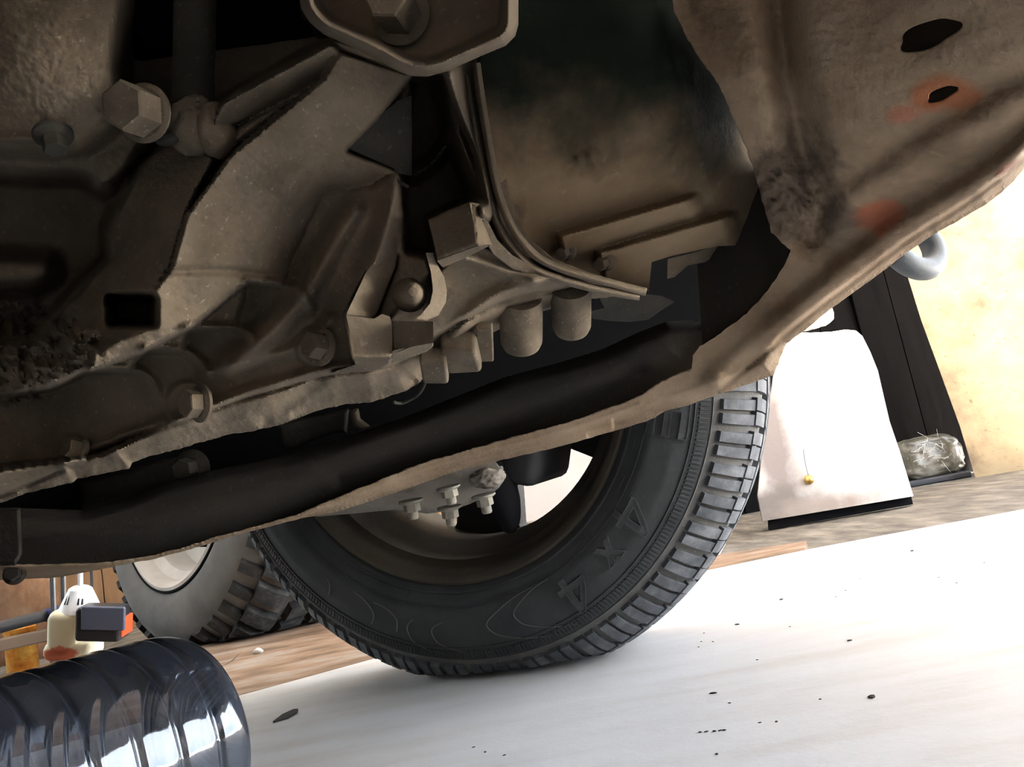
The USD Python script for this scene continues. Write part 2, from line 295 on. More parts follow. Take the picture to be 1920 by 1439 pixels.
plain('crumb_light', (0.6, 0.57, 0.52), 0.9)
mat('bottle_plastic', {'g': ('geometry', {}), 'n': ('noise_texture', {'scale': 22.0, 'detail': 4.0}), 'bp': ('bump', {'strength': 0.25, 'distance': 0.002}), 'f': ('fresnel', {'IOR': 1.85}), 't': ('transparent_bsdf', {'color': (0.62, 0.64, 0.69)}),
    's': ('glossy_bsdf', {'color': (0.9, 0.95, 1.0), 'roughness': 0.06}), 'm': ('mix_closure', {}), 'd': ('diffuse_bsdf', {'color': (0.032, 0.035, 0.044)}),
    'r': ('map_range', {'from_min': 0.35, 'from_max': 0.65, 'to_min': 0.08, 'to_max': 0.5, 'clamp': True}), 'm2': ('mix_closure', {})},
    [('g.position', 'n.vector'), ('n.fac', 'bp.height'), ('bp.normal', 'f.normal'), ('bp.normal', 's.normal'), ('n.fac', 'r.value'), ('r.result', 'm2.fac'), ('t.BSDF', 'm2.closure1'), ('d.BSDF', 'm2.closure2'),
     ('f.fac', 'm.fac'), ('m2.closure', 'm.closure1'), ('s.BSDF', 'm.closure2')], surface='m.closure')

# ------------------------------------------------------------------ the place
struct('floor', box((-3.6, -3.0, -0.1), (2.7, 3.7, 0.0)), 'dirt_floor')
struct('driveway', box((2.7, -9, -0.12), (14, 12, -0.01)), 'gravel')
wl = trimesh.util.concatenate([box((-3.7, -3.0, 0), (-3.6, .8, 2.6)), box((-3.7, .8, 0), (-3.6, 2.8, .7)), box((-3.7, .8, 2.2), (-3.6, 2.8, 2.6)), box((-3.7, 2.8, 0), (-3.6, 3.7, 2.6))])
struct('wall_left', wl, 'wall_grey')
w1 = struct('added_window_1', [box((-3.68, .8, .7), (-3.62, .86, 2.2)), box((-3.68, 2.74, .7), (-3.62, 2.8, 2.2)), box((-3.68, .86, .7), (-3.62, 2.74, .76)), box((-3.68, .86, 2.14), (-3.62, 2.74, 2.2)), box((-3.675, 1.77, .76), (-3.625, 1.83, 2.14))], 'wood_grey')  # unseen window added to brighten the left side
for ya, yb in ((.86, 1.77), (1.83, 2.74)): part('pane', box((-3.654, ya, .76), (-3.648, yb, 2.14)), 'pane_glass', w1, smooth=False)
struct('wall_front', box((-3.6, -3.1, 0), (2.7, -3.0, 2.6)), 'wall_grey')
SKX, SKY = (-2.4, .5), (1.45, 2.75)                # unseen frosted rooflight, added to light the alley beside the car
struct('wall_right', [box((2.6, -3.0, 0), (2.7, -1.0, 2.6)), box((2.6, 3.3, 0), (2.7, 3.7, 2.6)), box((2.6, -1.0, 2.35), (2.7, 3.3, 2.6))], 'wall_grey')   # the garage door stands open between
struct('ceiling', [box((-3.7, -3.1, 2.6), (2.7, SKY[0], 2.7)), box((-3.7, SKY[1], 2.6), (2.7, 3.8, 2.7)), box((-3.7, SKY[0], 2.6), (SKX[0], SKY[1], 2.7)), box((SKX[1], SKY[0], 2.6), (2.7, SKY[1], 2.7))], 'wall_grey')
w2 = struct('added_rooflight_2', [box((SKX[0] + k * .725 - .02, SKY[0], 2.66), (SKX[0] + k * .725 + .02, SKY[1], 2.70)) for k in range(5)], 'wood_grey')
for k in range(4): part('pane', box((SKX[0] + k * .725 + .02, SKY[0], 2.675), (SKX[0] + k * .725 + .705, SKY[1], 2.681)), 'frosted', w2, smooth=False)
wb = struct('wall_back', box((-3.6, 3.62, 0), (2.7, 3.7, 2.6)), 'wall_grey')
for k in range(15):
    x = 0.05 + k * 0.172
    part('plank', box((x, 3.585 + 0.006 * (k % 3), 0.0), (x + 0.165, 3.62, 2.4)), 'plank_shade', wb, smooth=False)
for k in range(16):
    x = -3.5 + k * 0.222
    part('plank', box((x, 3.59 + 0.005 * (k % 2), 0.0), (x + 0.215, 3.62, 2.4)), 'brown_wall', wb, smooth=False)

def slab(pts, z0, z1):
    m = trimesh.creation.extrude_polygon(Polygon(np.asarray(pts)[:, :2]), z1 - z0, engine='earcut'); m.apply_translation((0, 0, z0)); return m
pa, pb = fl(330., 1215.), fl(545., 1160.)
dv = unit(pb - pa)
s0 = pa - dv * .10; s1 = fl(700., 1118.); s2 = fl(1344., 1041.); s3 = fl(1512., 1015.); s4 = fl(1508., 1030.)
mid0, mid1 = fl(-200., 1480.), fl(900., 1215.)
e0 = fl(1920., 955.); e1_ = e0 + unit(e0 - s4) * 0.9
m0 = fl(300., 1345.); m1 = fl(1250., 1085.)
ps = solo('plywood_sheet', slab([s0, s1, s2, s3, s4, s4 + (s4 - e0) * 0.0 + [0.0, -0.01, 0], m1, m0, m0 + unit(m0 - m1) * .3], 0.0005, ZS), 'plywood',
     'bare brown plywood sheet on the floor behind the car tyre', 'plywood', smooth=False)
cq = spline(np.array([fl(378., 1268.), fl(400., 1258.), fl(425., 1246.), fl(447., 1228.), fl(455., 1222.)]), 16); cw = np.interp(np.linspace(0, 1, 16), [0, .5, 1], [.0006, .0016, .0004])
part('crack', tube(cq - [0, 0, .0004], cw, 5), 'crumb', ps, 'dark curved crack in the plywood')
solo('painted_sheet', slab([m0 + unit(m0 - m1) * .3 - [0, 0.003, 0], m0 - [0, 0.003, 0], m1 - [0, 0.003, 0], s4 - [0, 0.016, 0], e0, e1_, [2.2, -1.2, 0], [-1.9, -1.2, 0]], 0.0005, ZS), 'painted_board',
     'pale whitish board covering the floor in front of the car tyre', 'floor board', smooth=False)

# ------------------------------------------------------------------ tyres
class Tyre:
    """a tyre about axis a through C (C is the near bead), lying flat on the ground where it carries weight"""
    def __init__(s, C, a, prof, zf):
        s.C, s.a = np.asarray(C, float), unit(a); s.e1 = unit(np.array([0, 0, 1.0]) - s.a * s.a[2]); s.e2 = np.cross(s.a, s.e1); s.zf = zf
        s.prof = np.array(prof, float); s.s = np.r_[0, np.cumsum(np.linalg.norm(np.diff(s.prof, axis=0), axis=1))]
        g = np.gradient(s.prof, s.s, axis=0); g /= np.linalg.norm(g, axis=1, keepdims=True); s.nrm = np.stack([-g[:, 1] * -1, g[:, 0] * -1], 1)  # outward: (do, -dr)
    def pt(s, th, sv, h=0.0):
        th, sv, h = np.broadcast_arrays(np.asarray(th, float), np.asarray(sv, float), np.asarray(h, float))
        i = lambda col: np.interp(sv, s.s, col)
        return s.rad(th, i(s.prof[:, 0]) + h * i(s.nrm[:, 0]), i(s.prof[:, 1]) + h * i(s.nrm[:, 1]))
    def rad(s, th, r, o):
        th, r, o = np.broadcast_arrays(np.asarray(th, float), np.asarray(r, float), np.asarray(o, float))
        p = s.C + s.a * o[..., None] + r[..., None] * (np.cos(th)[..., None] * s.e1 + np.sin(th)[..., None] * s.e2)
        z = p[..., 2]; low = np.maximum(0, s.zf + 0.05 - z)
        z2 = np.where(z < s.zf + 0.05, s.zf + 0.05 * np.exp(-low / 0.05 * 1.6), z)
        z2 = np.where(z < s.zf + 0.05, np.maximum(s.zf + 0.0004, s.zf + 0.05 - low * 1.0 + np.maximum(0, low - 0.045) ), z)
        p = p.copy(); p[..., 2] = np.maximum(z2, s.zf + 0.0004); return p
    def s_of_r(s, r):   # near sidewall
        k = np.argmax(s.prof[:, 0]); return np.interp(r, s.prof[:k + 1, 0], s.s[:k + 1])
    def s_of_o(s, o):   # across the tread
        k = 7; return np.interp(o, s.prof[k:-k, 1], s.s[k:-k])
    def polar(s, x, y, o=0.0):
        q = onplane(x, y, s.C + s.a * o, s.a) - s.C; u, v = q @ s.e1, q @ s.e2
        return np.arctan2(v, u), np.hypot(u, v)
    def body(s, n=180, a=0.0, b=None):
        th = np.linspace(0, 2 * np.pi, n, endpoint=False); sv = np.linspace(a, s.s[-1] if b is None else b, 34)
        v = s.pt(th[:, None], sv[None]).reshape(-1, 3); k = len(sv); i = np.arange(n)[:, None]; j = np.arange(k - 1)[None]
        a = i * k + j; b = ((i + 1) % n) * k + j
        f = np.concatenate([np.stack([a, b, b + 1], -1).reshape(-1, 3), np.stack([a, b + 1, a + 1], -1).reshape(-1, 3)])
        m = trimesh.Trimesh(v, f, process=False)
        c = m.triangles_center; q = s.C + s.a * s.prof[:, 1].mean()
        return m
    def block(s, th0, th1, s0, s1, h, skew=0.0, nt=3, ns=3, base=-0.003, taper=0.1):
        """a raised rubber block between two angles and two positions across the tyre"""
        u, v = np.meshgrid(np.linspace(0, 1, nt), np.linspace(0, 1, ns), indexing='ij')
        def layer(hh, k):
            uu = 0.5 + (u - 0.5) * k; vv = 0.5 + (v - 0.5) * k
            return s.pt(th0 + (th1 - th0) * uu + skew * (vv - 0.5), s0 + (s1 - s0) * vv, hh).reshape(-1, 3)
        top, bot = layer(h, 1 - taper), layer(base, 1.0); N = nt * ns; f = []
        for i in range(nt - 1):
            for j in range(ns - 1):
                a = i * ns + j; f += [[a, a + ns, a + ns + 1], [a, a + ns + 1, a + 1]]
        loop = [i * ns for i in range(nt)] + [(nt - 1) * ns + j for j in range(1, ns)] + [i * ns + ns - 1 for i in range(nt - 2, -1, -1)] + [j for j in range(ns - 2, 0, -1)]
        for p, q in zip(loop, loop[1:] + loop[:1]): f += [[p, q, q + N][::-1], [p, q + N, p + N][::-1]]
        m = trimesh.Trimesh(np.vstack([top, bot]), f, process=False); return m
def face_out(m, c):
    if ((m.triangles_center - c) * m.face_normals * m.area_faces[:, None]).sum() < 0: m.invert()
    return m

rng = np.random.default_rng(7)

# ------------------------------------------------------------------ the car: one thing, everything bolted to it is a part
CW = C0 - 0.0838 * RT + 0.0021 * DN + 0.8348 * FW; AW = unit(0.36199968 * RT + 0.00986405 * DN + 0.93212603 * FW)
car = thing('car', 'dusty underside of a car with gearbox, rusty front frame and mounted 4x4 tyre', 'car', (0, 0.9, 0))
PROF = [(.197, .020), (.201, .008), (.212, -.001), (.235, -.006), (.258, -.003), (.275, .003), (.286, .009), (.300, .020), (.312, .034), (.319, .048), (.322, .062), (.3235, .085), (.324, .11)]
PROF = PROF + [(r, .22 - o) for r, o in PROF[-2::-1]]
ty = Tyre(CW, AW, PROF, ZS)
s_e = ty.s_of_r(.2875)
tyre = part('tyre', face_out(ty.body(180, 0, s_e), CW + AW * .11), 'rubber', car, 'black car tyre with raised 4x4 lettering', smooth=40)
part('tread_base', face_out(ty.body(180, s_e), CW + AW * .11), 'rubber_base', tyre, 'grey dusty base of the tread', smooth=40)
NP = 62; dth = 2 * np.pi / NP; TH0 = 0.013
s_sh0, s_sh1 = ty.s_of_r(.2915), ty.s_of_r(.3175); s_t0, s_t1 = s_sh1, ty.s_of_o(.083)
for k in range(NP):
    t = TH0 + k * dth; w = dth * 0.78
    m = [ty.block(t, t + w * .44, s_sh0, s_t0 + .003, .0042, nt=2, ns=4), ty.block(t + w * .56, t + w, s_sh0, s_t0 + .003, .0042, nt=2, ns=4),
         ty.block(t - w * .02, t + w * .47, s_t0, s_t1, .0055, skew=.012, nt=3, ns=5, taper=.05), ty.block(t + w * .51, t + w * 1.03, s_t0, s_t1 - .002, .0055, skew=.012, nt=3, ns=5, taper=.05)]
    part('tread_block', m, 'rubber_dust', tyre, 'grey worn shoulder tread block' if k == 0 else None, smooth=25)
for row, (o0, o1, sk) in enumerate(((.094, .119, .03), (.1235, .148, -.03), (.153, .197, .01))):
    for k in range(NP):
        t = TH0 + (k + .3 * row) * dth
        part('tread_block', ty.block(t, t + dth * .93, ty.s_of_o(o0), ty.s_of_o(o1) if o1 < .16 else ty.s_of_o(.19), .0055, skew=sk, nt=3, ns=3, taper=.04), 'rubber_dust', tyre, smooth=25)
# raised ring with fine radial ribs at the edge of the sidewall
sa, sb = ty.s_of_r(.2745), ty.s_of_r(.2845); rb = []
for k in range(420):
    t = k * 2 * np.pi / 420; rb.append(ty.block(t, t + .0085, sa, sb, .0009, nt=2, ns=2, base=-.001, taper=.2))
part('ribbed_band', rb, 'rubber', tyre, smooth=False, kind='stuff')
def ring(r, w=.0008, h=.0008):
    th = np.linspace(0, 2 * np.pi, 181); return tube(ty.pt(th, ty.s_of_r(r), h * .3), w, 5, caps=False)
part('moulded_ring', ring(.2715), 'rubber', tyre); part('moulded_ring', ring(.2865), 'rubber_grey', tyre); part('moulded_ring', ring(.2285, .0006), 'rubber', tyre); part('moulded_ring', ring(.2145, .0012), 'rubber', tyre)
# letters 4 x 4 and the end of a fifth sign, laid on the sidewall
def on_wall(xy, th0, r0, sx=1.0):
    """letter coordinates (x reading clockwise as seen, y outwards) to (theta, r)"""
    return th0 + DIRT * xy[:, 0] * sx / r0, r0 + xy[:, 1]
_t0, _ = ty.polar(1090., 1115.); _t1, _ = ty.polar(1195., 965.)
DIRT = np.sign(_t0 - _t1)
def letter(poly, x, y, h=.0016, outline=True, name='sidewall_letter'):
    th0, r0 = ty.polar(float(x), float(y))
    def up(mesh):
        vv_, ff_ = trimesh.remesh.subdivide_to_size(mesh.vertices, mesh.faces, .006, max_iter=12); m = trimesh.Trimesh(vv_, ff_, process=False); v = m.vertices; th, r = on_wall(v[:, :2], th0, r0); m.vertices = ty.pt(th, ty.s_of_r(r), v[:, 2]); return m
    g = Polygon(poly[0], poly[1:]).buffer(0)
    gs = g.segmentize(.004)
    def ext(z, hh): return trimesh.util.concatenate([trimesh.creation.extrude_polygon(k, hh, engine='earcut') for k in getattr(z, 'geoms', [z]) if k.geom_type == 'Polygon' and k.area > 1e-8]).apply_translation((0, 0, -.0008))
    out = ext(gs.difference(gs.buffer(-.0011)), h + .001); ins = ext(gs.buffer(-.0011), h * .55 + .001)
    M_ = [up(out), up(ins)]
    for q in np.arange(-.03, .03, .0022):
        b = shapely.box(-.04, q, .04, q + .0009); b = shapely.affinity.rotate(b, 35) if False else b
        c = gs.buffer(-.0013).intersection(b)
        for z in getattr(c, 'geoms', [c]):
            if z.area > 1e-7 and z.geom_type == 'Polygon':
                e = trimesh.creation.extrude_polygon(z, h * .7, engine='earcut'); M_.append(up(e))
    m = trimesh.util.concatenate(M_)
    cc = m.triangles_center
    part(name, m, 'rubber_letter', tyre, smooth=False)
a_ = .021
FOUR = [[(-.016, -.006), (.006, .021), (.0125, .021), (.0125, -.004), (.019, -.004), (.019, -.0105), (.0125, -.0105), (.0125, -.019), (.005, -.019), (.005, -.0105), (-.016, -.0105)],
        [(-.007, -.004), (.005, -.004), (.005, .0105)]]
EX = [[(-.012, -.011), (-.0045, -.011), (0, -.0045), (.0045, -.011), (.012, -.011), (.0045, .0), (.012, .011), (.0045, .011), (0, .0045), (-.0045, .011), (-.012, .011), (-.0045, 0)]]
FOUR = [[(x * .95, y * .92) for x, y in q] for q in FOUR]
letter(FOUR, 1190, 966); letter(EX, 1145, 1035); letter(FOUR, 1085, 1107)
BAR = lambda w, hh: [[(-w, -hh), (w, -hh), (w, hh), (-w, hh)]]
STRIPE_E = [[(-.02, -.019), (.012, -.019), (.012, -.011), (-.012, -.011), (-.012, -.004), (.012, -.004), (.012, .003), (-.012, .003), (-.012, .011), (.012, .011), (.012, .019), (-.02, .019)]]
letter(STRIPE_E, 1253, 795)
# thin moulded swooshes
def swoosh(px, w=.0007):
    q = spline(np.array(px, float), 40); th, r = ty.polar(q[:, 0], q[:, 1]); part('moulded_line', tube(ty.pt(th, ty.s_of_r(np.clip(r, .205, .288)), .0002), w, 5), 'rubber_grey', tyre)
swoosh([(1030, 1084), (985, 1120), (966, 1150), (985, 1170), (1030, 1177), (1080, 1172)])
swoosh([(1000, 1100), (935, 1145), (915, 1170), (935, 1190), (985, 1198), (1060, 1188)])
swoosh([(835, 1165), (812, 1183), (818, 1202), (850, 1220), (905, 1232)])
swoosh([(778, 1160), (766, 1178), (772, 1200), (800, 1220), (830, 1230)])
swoosh([(705, 1128), (735, 1145), (748, 1165), (744, 1185)])
swoosh([(668, 1108), (693, 1130), (704, 1152), (697, 1170)])
swoosh([(612, 1078), (622, 1096), (618, 1116)])
# rows of fine print, too small to read: little raised ticks
for (x0_, y0_), (x1_, y1_), n_ in (((888, 1112), (1040, 1056), 34), ((905, 1120), (1030, 1070), 30), ((735, 1118), (800, 1129), 14), ((1085, 1010), (1142, 935), 20)):
    ta, ra = ty.polar(float(x0_), float(y0_)); tb, rb_ = ty.polar(float(x1_), float(y1_)); tk = []
    for i in range(n_):
        if i % 6 == 5: continue
        t = ta + (tb - ta) * i / n_; r = ra + (rb_ - ra) * i / n_; w = abs(tb - ta) / n_ * .55
        tk.append(ty.block(t, t + w, ty.s_of_r(r), ty.s_of_r(r + .0022 + .001 * ((i * 7) % 3)), .0006, nt=2, ns=2, base=-.0005))
    part('fine_print', tk, 'rubber', tyre, smooth=False, kind='stuff')

def on_axis(prof, n=96, a0=0, a1=2 * np.pi, t=None):
    t = t or ty; th = np.linspace(a0, a1, n + 1); prof = np.array(prof, float)
    p = t.C + t.a * prof[None, :, 1, None] + prof[None, :, 0, None] * (np.cos(th)[:, None, None] * t.e1 + np.sin(th)[:, None, None] * t.e2)
    k = len(prof); i = np.arange(n)[:, None]; j = np.arange(k - 1)[None]; a = i * k + j; b = a + k
    f = np.concatenate([np.stack([a, b, b + 1], -1).reshape(-1, 3), np.stack([a, b + 1, a + 1], -1).reshape(-1, 3)])
    return trimesh.Trimesh(p.reshape(-1, 3), f, process=False)
rim = part('wheel_rim', on_axis([(.2085, .010), (.2085, .003), (.205, .000), (.200, .0015), (.196, .006), (.194, .016), (.191, .022), (.186, .026), (.185, .05), (.172, .068), (.171, .10), (.178, .118), (.180, .168), (.186, .17), (.19, .2), (.205, .21), (.208, .2), (.197, .19), (.190, .165), (.186, .12), (.18, .1), (.18, .07), (.192, .05), (.198, .03), (.2, .012), (.2085, .010)]),
           'rim_inner', car, 'dusty brown inner side of the wheel rim', smooth=35)
tw, rw = ty.polar(1050., 925., .15)
for k in range(5):                                   # five spokes, a gap between them where the daylight shows
    tc = tw + (k + .5) * 2 * np.pi / 5 - .02; hw = .22
    u = np.linspace(-1, 1, 5); r_ = np.array([.05, .09, .13, .17, .178]); hwr = np.array([.6, .40, .30, .24, .25]); V = []
    for o in (.140, .165):
        V.append((ty.C + ty.a * o + r_[:, None, None] * (np.cos(tc + u[None] * hwr[:, None])[..., None] * ty.e1 + np.sin(tc + u[None] * hwr[:, None])[..., None] * ty.e2)).reshape(-1, 3))
    hull = trimesh.Trimesh(np.vstack(V), [], process=False)
    f = []
    for L in (0, 25):
        for i in range(4):
            for j in range(4):
                a = L + i * 5 + j; q = [[a, a + 5, a + 6], [a, a + 6, a + 1]]; f += q if L else [x[::-1] for x in q]
    for i in range(4):
        for j in (0, 4):
            a = i * 5 + j; q = [[a, a + 5, a + 30], [a, a + 30, a + 25]]; f += q if j else [x[::-1] for x in q]
    for j in range(4):
        for i in (0, 4):
            a = i * 5 + j; q = [[a, a + 1, a + 26], [a, a + 26, a + 25]]; f += q if i == 0 else [x[::-1] for x in q]
    part('spoke', trimesh.Trimesh(np.vstack(V), f, process=False), 'disc_black', rim, smooth=False)
part('brake_disc', on_axis([(.03, .06), (.126, .06), (.128, .063), (.128, .084), (.126, .087), (.03, .087)]), 'disc_black', car, 'dark brake disc inside the wheel', smooth=30)
part('wheel_hub', on_axis([(.0, -.03), (.03, -.03), (.036, .0), (.055, .02), (.06, .06), (.06, .14), (.0, .14)], 40), 'cast_dark', car, smooth=30)
kn = spline([P(880, 800, .84), P(905, 850, .82), P(930, 900, .80), P(950, 950, .80), P(955, 985, .83)], 14)
part('steering_knuckle', [tube(kn, np.linspace(.03, .009, 14), 12), tube([P(950, 880, .83), P(960, 985, .85)], .008, 8)], 'black_void', car, 'dark steering knuckle behind the ball joint')
cal = rbox((.09, .045, .12), .012); part('brake_caliper', place(cal, P(1010, 820, .84), AW, [0.4, 0, 1]), 'disc_black', car, 'dark brake caliper over the disc')

# ------------------------------------------------------------------ the other vehicle's wheel on the left
yaw, K2 = .75, 1.61; A2 = unit([math.sin(yaw), math.cos(yaw), -.12]); C2 = np.array([-.836, 1.90, .482])
PROF2 = [(.272, .03), (.276, .014), (.284, .002), (.305, -.008), (.335, -.012), (.36, -.006), (.378, .006), (.398, .026), (.414, .045), (.424, .065), (.429, .10), (.43, .18)]
PROF2 = [(r * 1.15, o * 1.15) for r, o in PROF2]
PROF2 = PROF2 + [(r, .414 - o) for r, o in PROF2[-2::-1]]
wheel2 = thing('off_road_wheel', 'knobbly off-road wheel with pale steel rim standing beyond the plywood at left', 'wheel', (C2[0] + A2[0] * .2, C2[1] + A2[1] * .2, 0))
t2 = Tyre(C2, A2, PROF2, ZS)
tyre2 = part('tyre', face_out(t2.body(120), C2 + A2 * .17), 'rubber_grey', wheel2, 'grey dusty knobbly tyre', smooth=40)
n2 = 48; d2 = 2 * np.pi / n2
for row, (o0, o1, sk) in enumerate(((.052, .098, .04), (.106, .152, -.05), (.160, .200, .05), (.208, .254, -.05), (.262, .312, .04))):
    for k in range(n2):
        t = (k + .45 * (row % 2)) * d2 + rng.normal(0, .006)
        part('tread_block', t2.block(t, t + d2 * (.70 + .1 * rng.random()), t2.s_of_o(o0 * 1.15) - (.02 if row == 0 else 0), t2.s_of_o(o1 * 1.15), .017, skew=sk, taper=.18), 'rubber_lug', tyre2, smooth=20)
for k in range(n2):
    t = (k + .35) * d2; part('tread_block', t2.block(t, t + d2 * .45, t2.s_of_r(.437), t2.s_of_r(.473), .012, taper=.15, nt=2), 'rubber_lug', tyre2, smooth=20)
sc2 = lambda q: [(r * K2, o * K2) for r, o in q]
rim2 = part('wheel_rim', on_axis(sc2([(.202, .006), (.203, -.001), (.198, -.003), (.192, .003), (.188, .02), (.176, .03), (.172, .065), (.150, .078), (.115, .070), (.092, .055), (.085, .050), (.04, .05), (.036, .03), (0, .03)]), t=t2), 'rim_silver', wheel2, 'pale steel wheel rim', smooth=35)
part('rim_gap', on_axis(sc2([(.2035, .006), (.2065, .000), (.2058, -.0022), (.2025, -.0018)]), t=t2), 'black_void', wheel2, smooth=30)
for k in range(8):
    th = t2.polar(361., 1050., .09)[0] + k * np.pi / 4; c = t2.C + t2.a * .071 * K2 + .132 * K2 * (np.cos(th) * t2.e1 + np.sin(th) * t2.e2)
    rr_ = unit(np.cos(th) * t2.e1 + np.sin(th) * t2.e2)
    part('rim_slot', place(trimesh.creation.cylinder(.02, .02, sections=20).apply_transform(np.diag([.62, 1.15, 1, 1])), c, t2.a, np.cross(t2.a, rr_)), 'black_void', rim2, smooth=30)
part('wheel_boss', on_axis(sc2([(.078, .05), (.074, .02), (.06, .008), (.03, .004), (0, .004)]), 40, t=t2), 'rim_silver', wheel2, smooth=40)
# ------------------------------------------------------------------ things along the back, right side
def leaning(px, p0, n, thick, lean=0.0):
    q = onplane(np.array([a for a, b in px], float), np.array([b for a, b in px], float), p0, n); return prism(q, thick, n if (n @ (p0 - C0)) > 0 else -np.asarray(n))
b0, b1 = fl(1830., 896., 0.0), fl(1922., 881., 0.0); hb = unit(b1 - b0); nb = unit(np.cross(hb, [0, 0.05 * hb[0], 1.0])); nb = nb if nb[1] > 0 else -nb
solo('plywood_board', leaning([(1829, 897), (1800, 800), (1760, 690), (1727, 600), (1690, 480), (1650, 360), (1600, 220), (2100, 60), (2280, 820)], b0, nb, .012), 'board_tan',
     'tan plywood board leaning on the dark wall at the right edge', 'board', smooth=False)
p0, p1 = fl(1436., 998., 0.0), fl(1718., 950., 0.0); hpn = unit(p1 - p0); npn = unit(np.cross(hpn, [0, .06, 1.0])); npn = npn if npn[1] > 0 else -npn
pan_px = [(1430, 978), (1421, 930), (1428, 860), (1445, 740), (1460, 640), (1480, 622), (1520, 624), (1560, 622), (1585, 618), (1605, 620), (1617, 630), (1632, 660), (1646, 695), (1654, 730), (1668, 790), (1690, 855), (1713, 931)]
pnl = thing('painted_board', 'white painted panel with rounded shoulder standing behind the car tyre', 'panel', p0)
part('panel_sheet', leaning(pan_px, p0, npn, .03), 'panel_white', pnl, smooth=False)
part('shade_strip', leaning([(1442, 994), (1440, 960), (1706, 920), (1712, 946)], p0 + npn * .032, npn, .03), 'black_void', pnl, 'black strip standing in for the shade under the panel', smooth=False)  # black strip put in for the shadow gap under the panel
pg0 = p0
fo = trimesh.creation.icosphere(3, .05); fo.vertices *= [1.5, .6, .9]; fo.vertices *= (1 + .35 * (meshkit.fbm(fo.vertices * 40 + 5, 4) - .5))[:, None]
fo.vertices += onplane(1520., 600., p0 + npn * .015, npn) + [0, .0, .012]; solo('foam_lump', fo, 'foam', 'ragged yellowish foam lump on top of the white panel', 'foam')
hk = thing('brass_hook', 'small brass pin and knob hanging on the white panel', 'hook', onplane(1517., 900., pg0, npn))
part('wire', tube(spline([onplane(x, y, pg0 - npn * .008, npn) for x, y in ((1507., 843.), (1509., 860.), (1514., 885.), (1517., 895.))], 12), .002, 6), 'steel', hk)
kb = trimesh.creation.icosphere(2, .014); kb.vertices *= (1 + .25 * (meshkit.fbm(kb.vertices * 120, 3) - .5))[:, None]; kb.vertices += onplane(1517., 900., pg0 - npn * .008, npn); part('knob', kb, 'brass', hk)
# bundle wrapped in clear film behind the panel
bc = fl(1760., 905., 0.0)
bd = thing('wrapped_bundle', 'film-wrapped bundle between the white panel and the plywood board', 'bundle', bc)
bm = trimesh.creation.icosphere(4, 1.0); v = bm.vertices; v = np.sign(v) * np.abs(v) ** .55; v = v * [.135, .09, .085] * (1 + .16 * (meshkit.fbm(v * 5 + 3, 4) - .5))[:, None]; bm.vertices = v + bc + [0, .06, .105]; part('wrapping', bm, 'wrap', bd, smooth=60)
tr = rbox((.26, .16, .026), .008); tr.vertices = tr.vertices @ frame([0, 0, 1], hpn).T + bc + [0.0, .05, .0135]; part('tray', tr, 'dark_pipe', bd)
fib = []
for k in range(26):
    o = bc + [rng.uniform(-.07, .05), -.035 + rng.uniform(-.012, .004), .13 + rng.uniform(-.05, .05)]; d = rng.normal(0, 1, 3) * [1, .15, 1]; d = unit(d) * rng.uniform(.02, .07); bnd = rng.normal(0, .012, 3)
    fib.append(tube([o, o + d * .4 + bnd, o + d], (.0007), 4, caps=False))
part('loose_fiber', fib, 'fiber', bd, smooth=False, kind='stuff')
# white box seen through the wheel
wx = P(1045, 905, 2.05); wn = unit([.28, .96, 0]); hx = unit(np.cross(wn, [0, 0, 1.0]))
wbx = thing('white_box', 'white box with a lid seam seen through the gap in the wheel rim', 'box', (wx[0], wx[1], 0))
def face_box(z0, z1, u0, u1, dep, inset=0.0):
    m = rbox((u1 - u0, dep, z1 - z0), .006); m.vertices = m.vertices @ np.stack([hx if hx[0] > 0 else -hx, wn, [0, 0, 1.0]]) + np.array([wx[0], wx[1], (z0 + z1) / 2]) + (hx if hx[0] > 0 else -hx) * (u0 + u1) / 2 + wn * (dep / 2); return m
part('box_body', face_box(0.0, .150, -.105, .36, .3), 'white_board', wbx); part('lid', face_box(.157, .40, -.105, .36, .3), 'white_board', wbx); part('seam', face_box(.14, .165, -.095, .35, .28).apply_translation(wn * .006), 'dark_pipe', wbx)

# ------------------------------------------------------------------ things along the back, left side
dT = 1.45; T0 = P(146, 1215, dT); T0[2] = ZS
trm = thing('grass_trimmer', 'white and cream petrol grass trimmer standing upright beside the off-road wheel', 'trimmer', T0)
sc = dT / FPX
fwd = unit([FW[0], FW[1], 0])
def vx(x, y, d=dT): return P(x, y, d)
ax0, ax1 = vx(150, 1142), vx(151, 1095); up_ = unit(ax1 - ax0)
shr = part('engine_shroud', place(lathe([(0, 0), (37 * sc, 0), (36 * sc, 3 * sc), (20 * sc, 40 * sc), (14 * sc, 44 * sc), (0, 45 * sc)], 40), ax0 - up_ * .002, up_), 'white_plastic', trm, 'white conical shroud with slots')
for x, x2 in ((136, 139), (142, 143), (161, 159), (167, 163)):
    a, b = vx(x, 1128, dT - .0), vx(x2, 1112, dT - .0)
    rr0 = 29.5 * sc; c = (a + b) / 2; off = np.sqrt(max(rr0 ** 2 * .72 - (((c - ax0) @ unit(RT)) ** 2), 1e-5)); part('slot', tube([a - FW * (off + .004), b - FW * (off - .004)], .0022, 6), 'black_plastic', shr)
part('shaft', tube([vx(151, 1098), vx(150, 930)], 4.6 * sc, 14), 'white_plastic', trm, 'white tube shaft')
tkp = [(100, 1148), (112, 1140), (125, 1136), (148, 1136), (150, 1190), (150, 1196), (168, 1203), (182, 1212), (170, 1235), (140, 1240), (108, 1238), (97, 1225), (94, 1200), (97, 1165)]
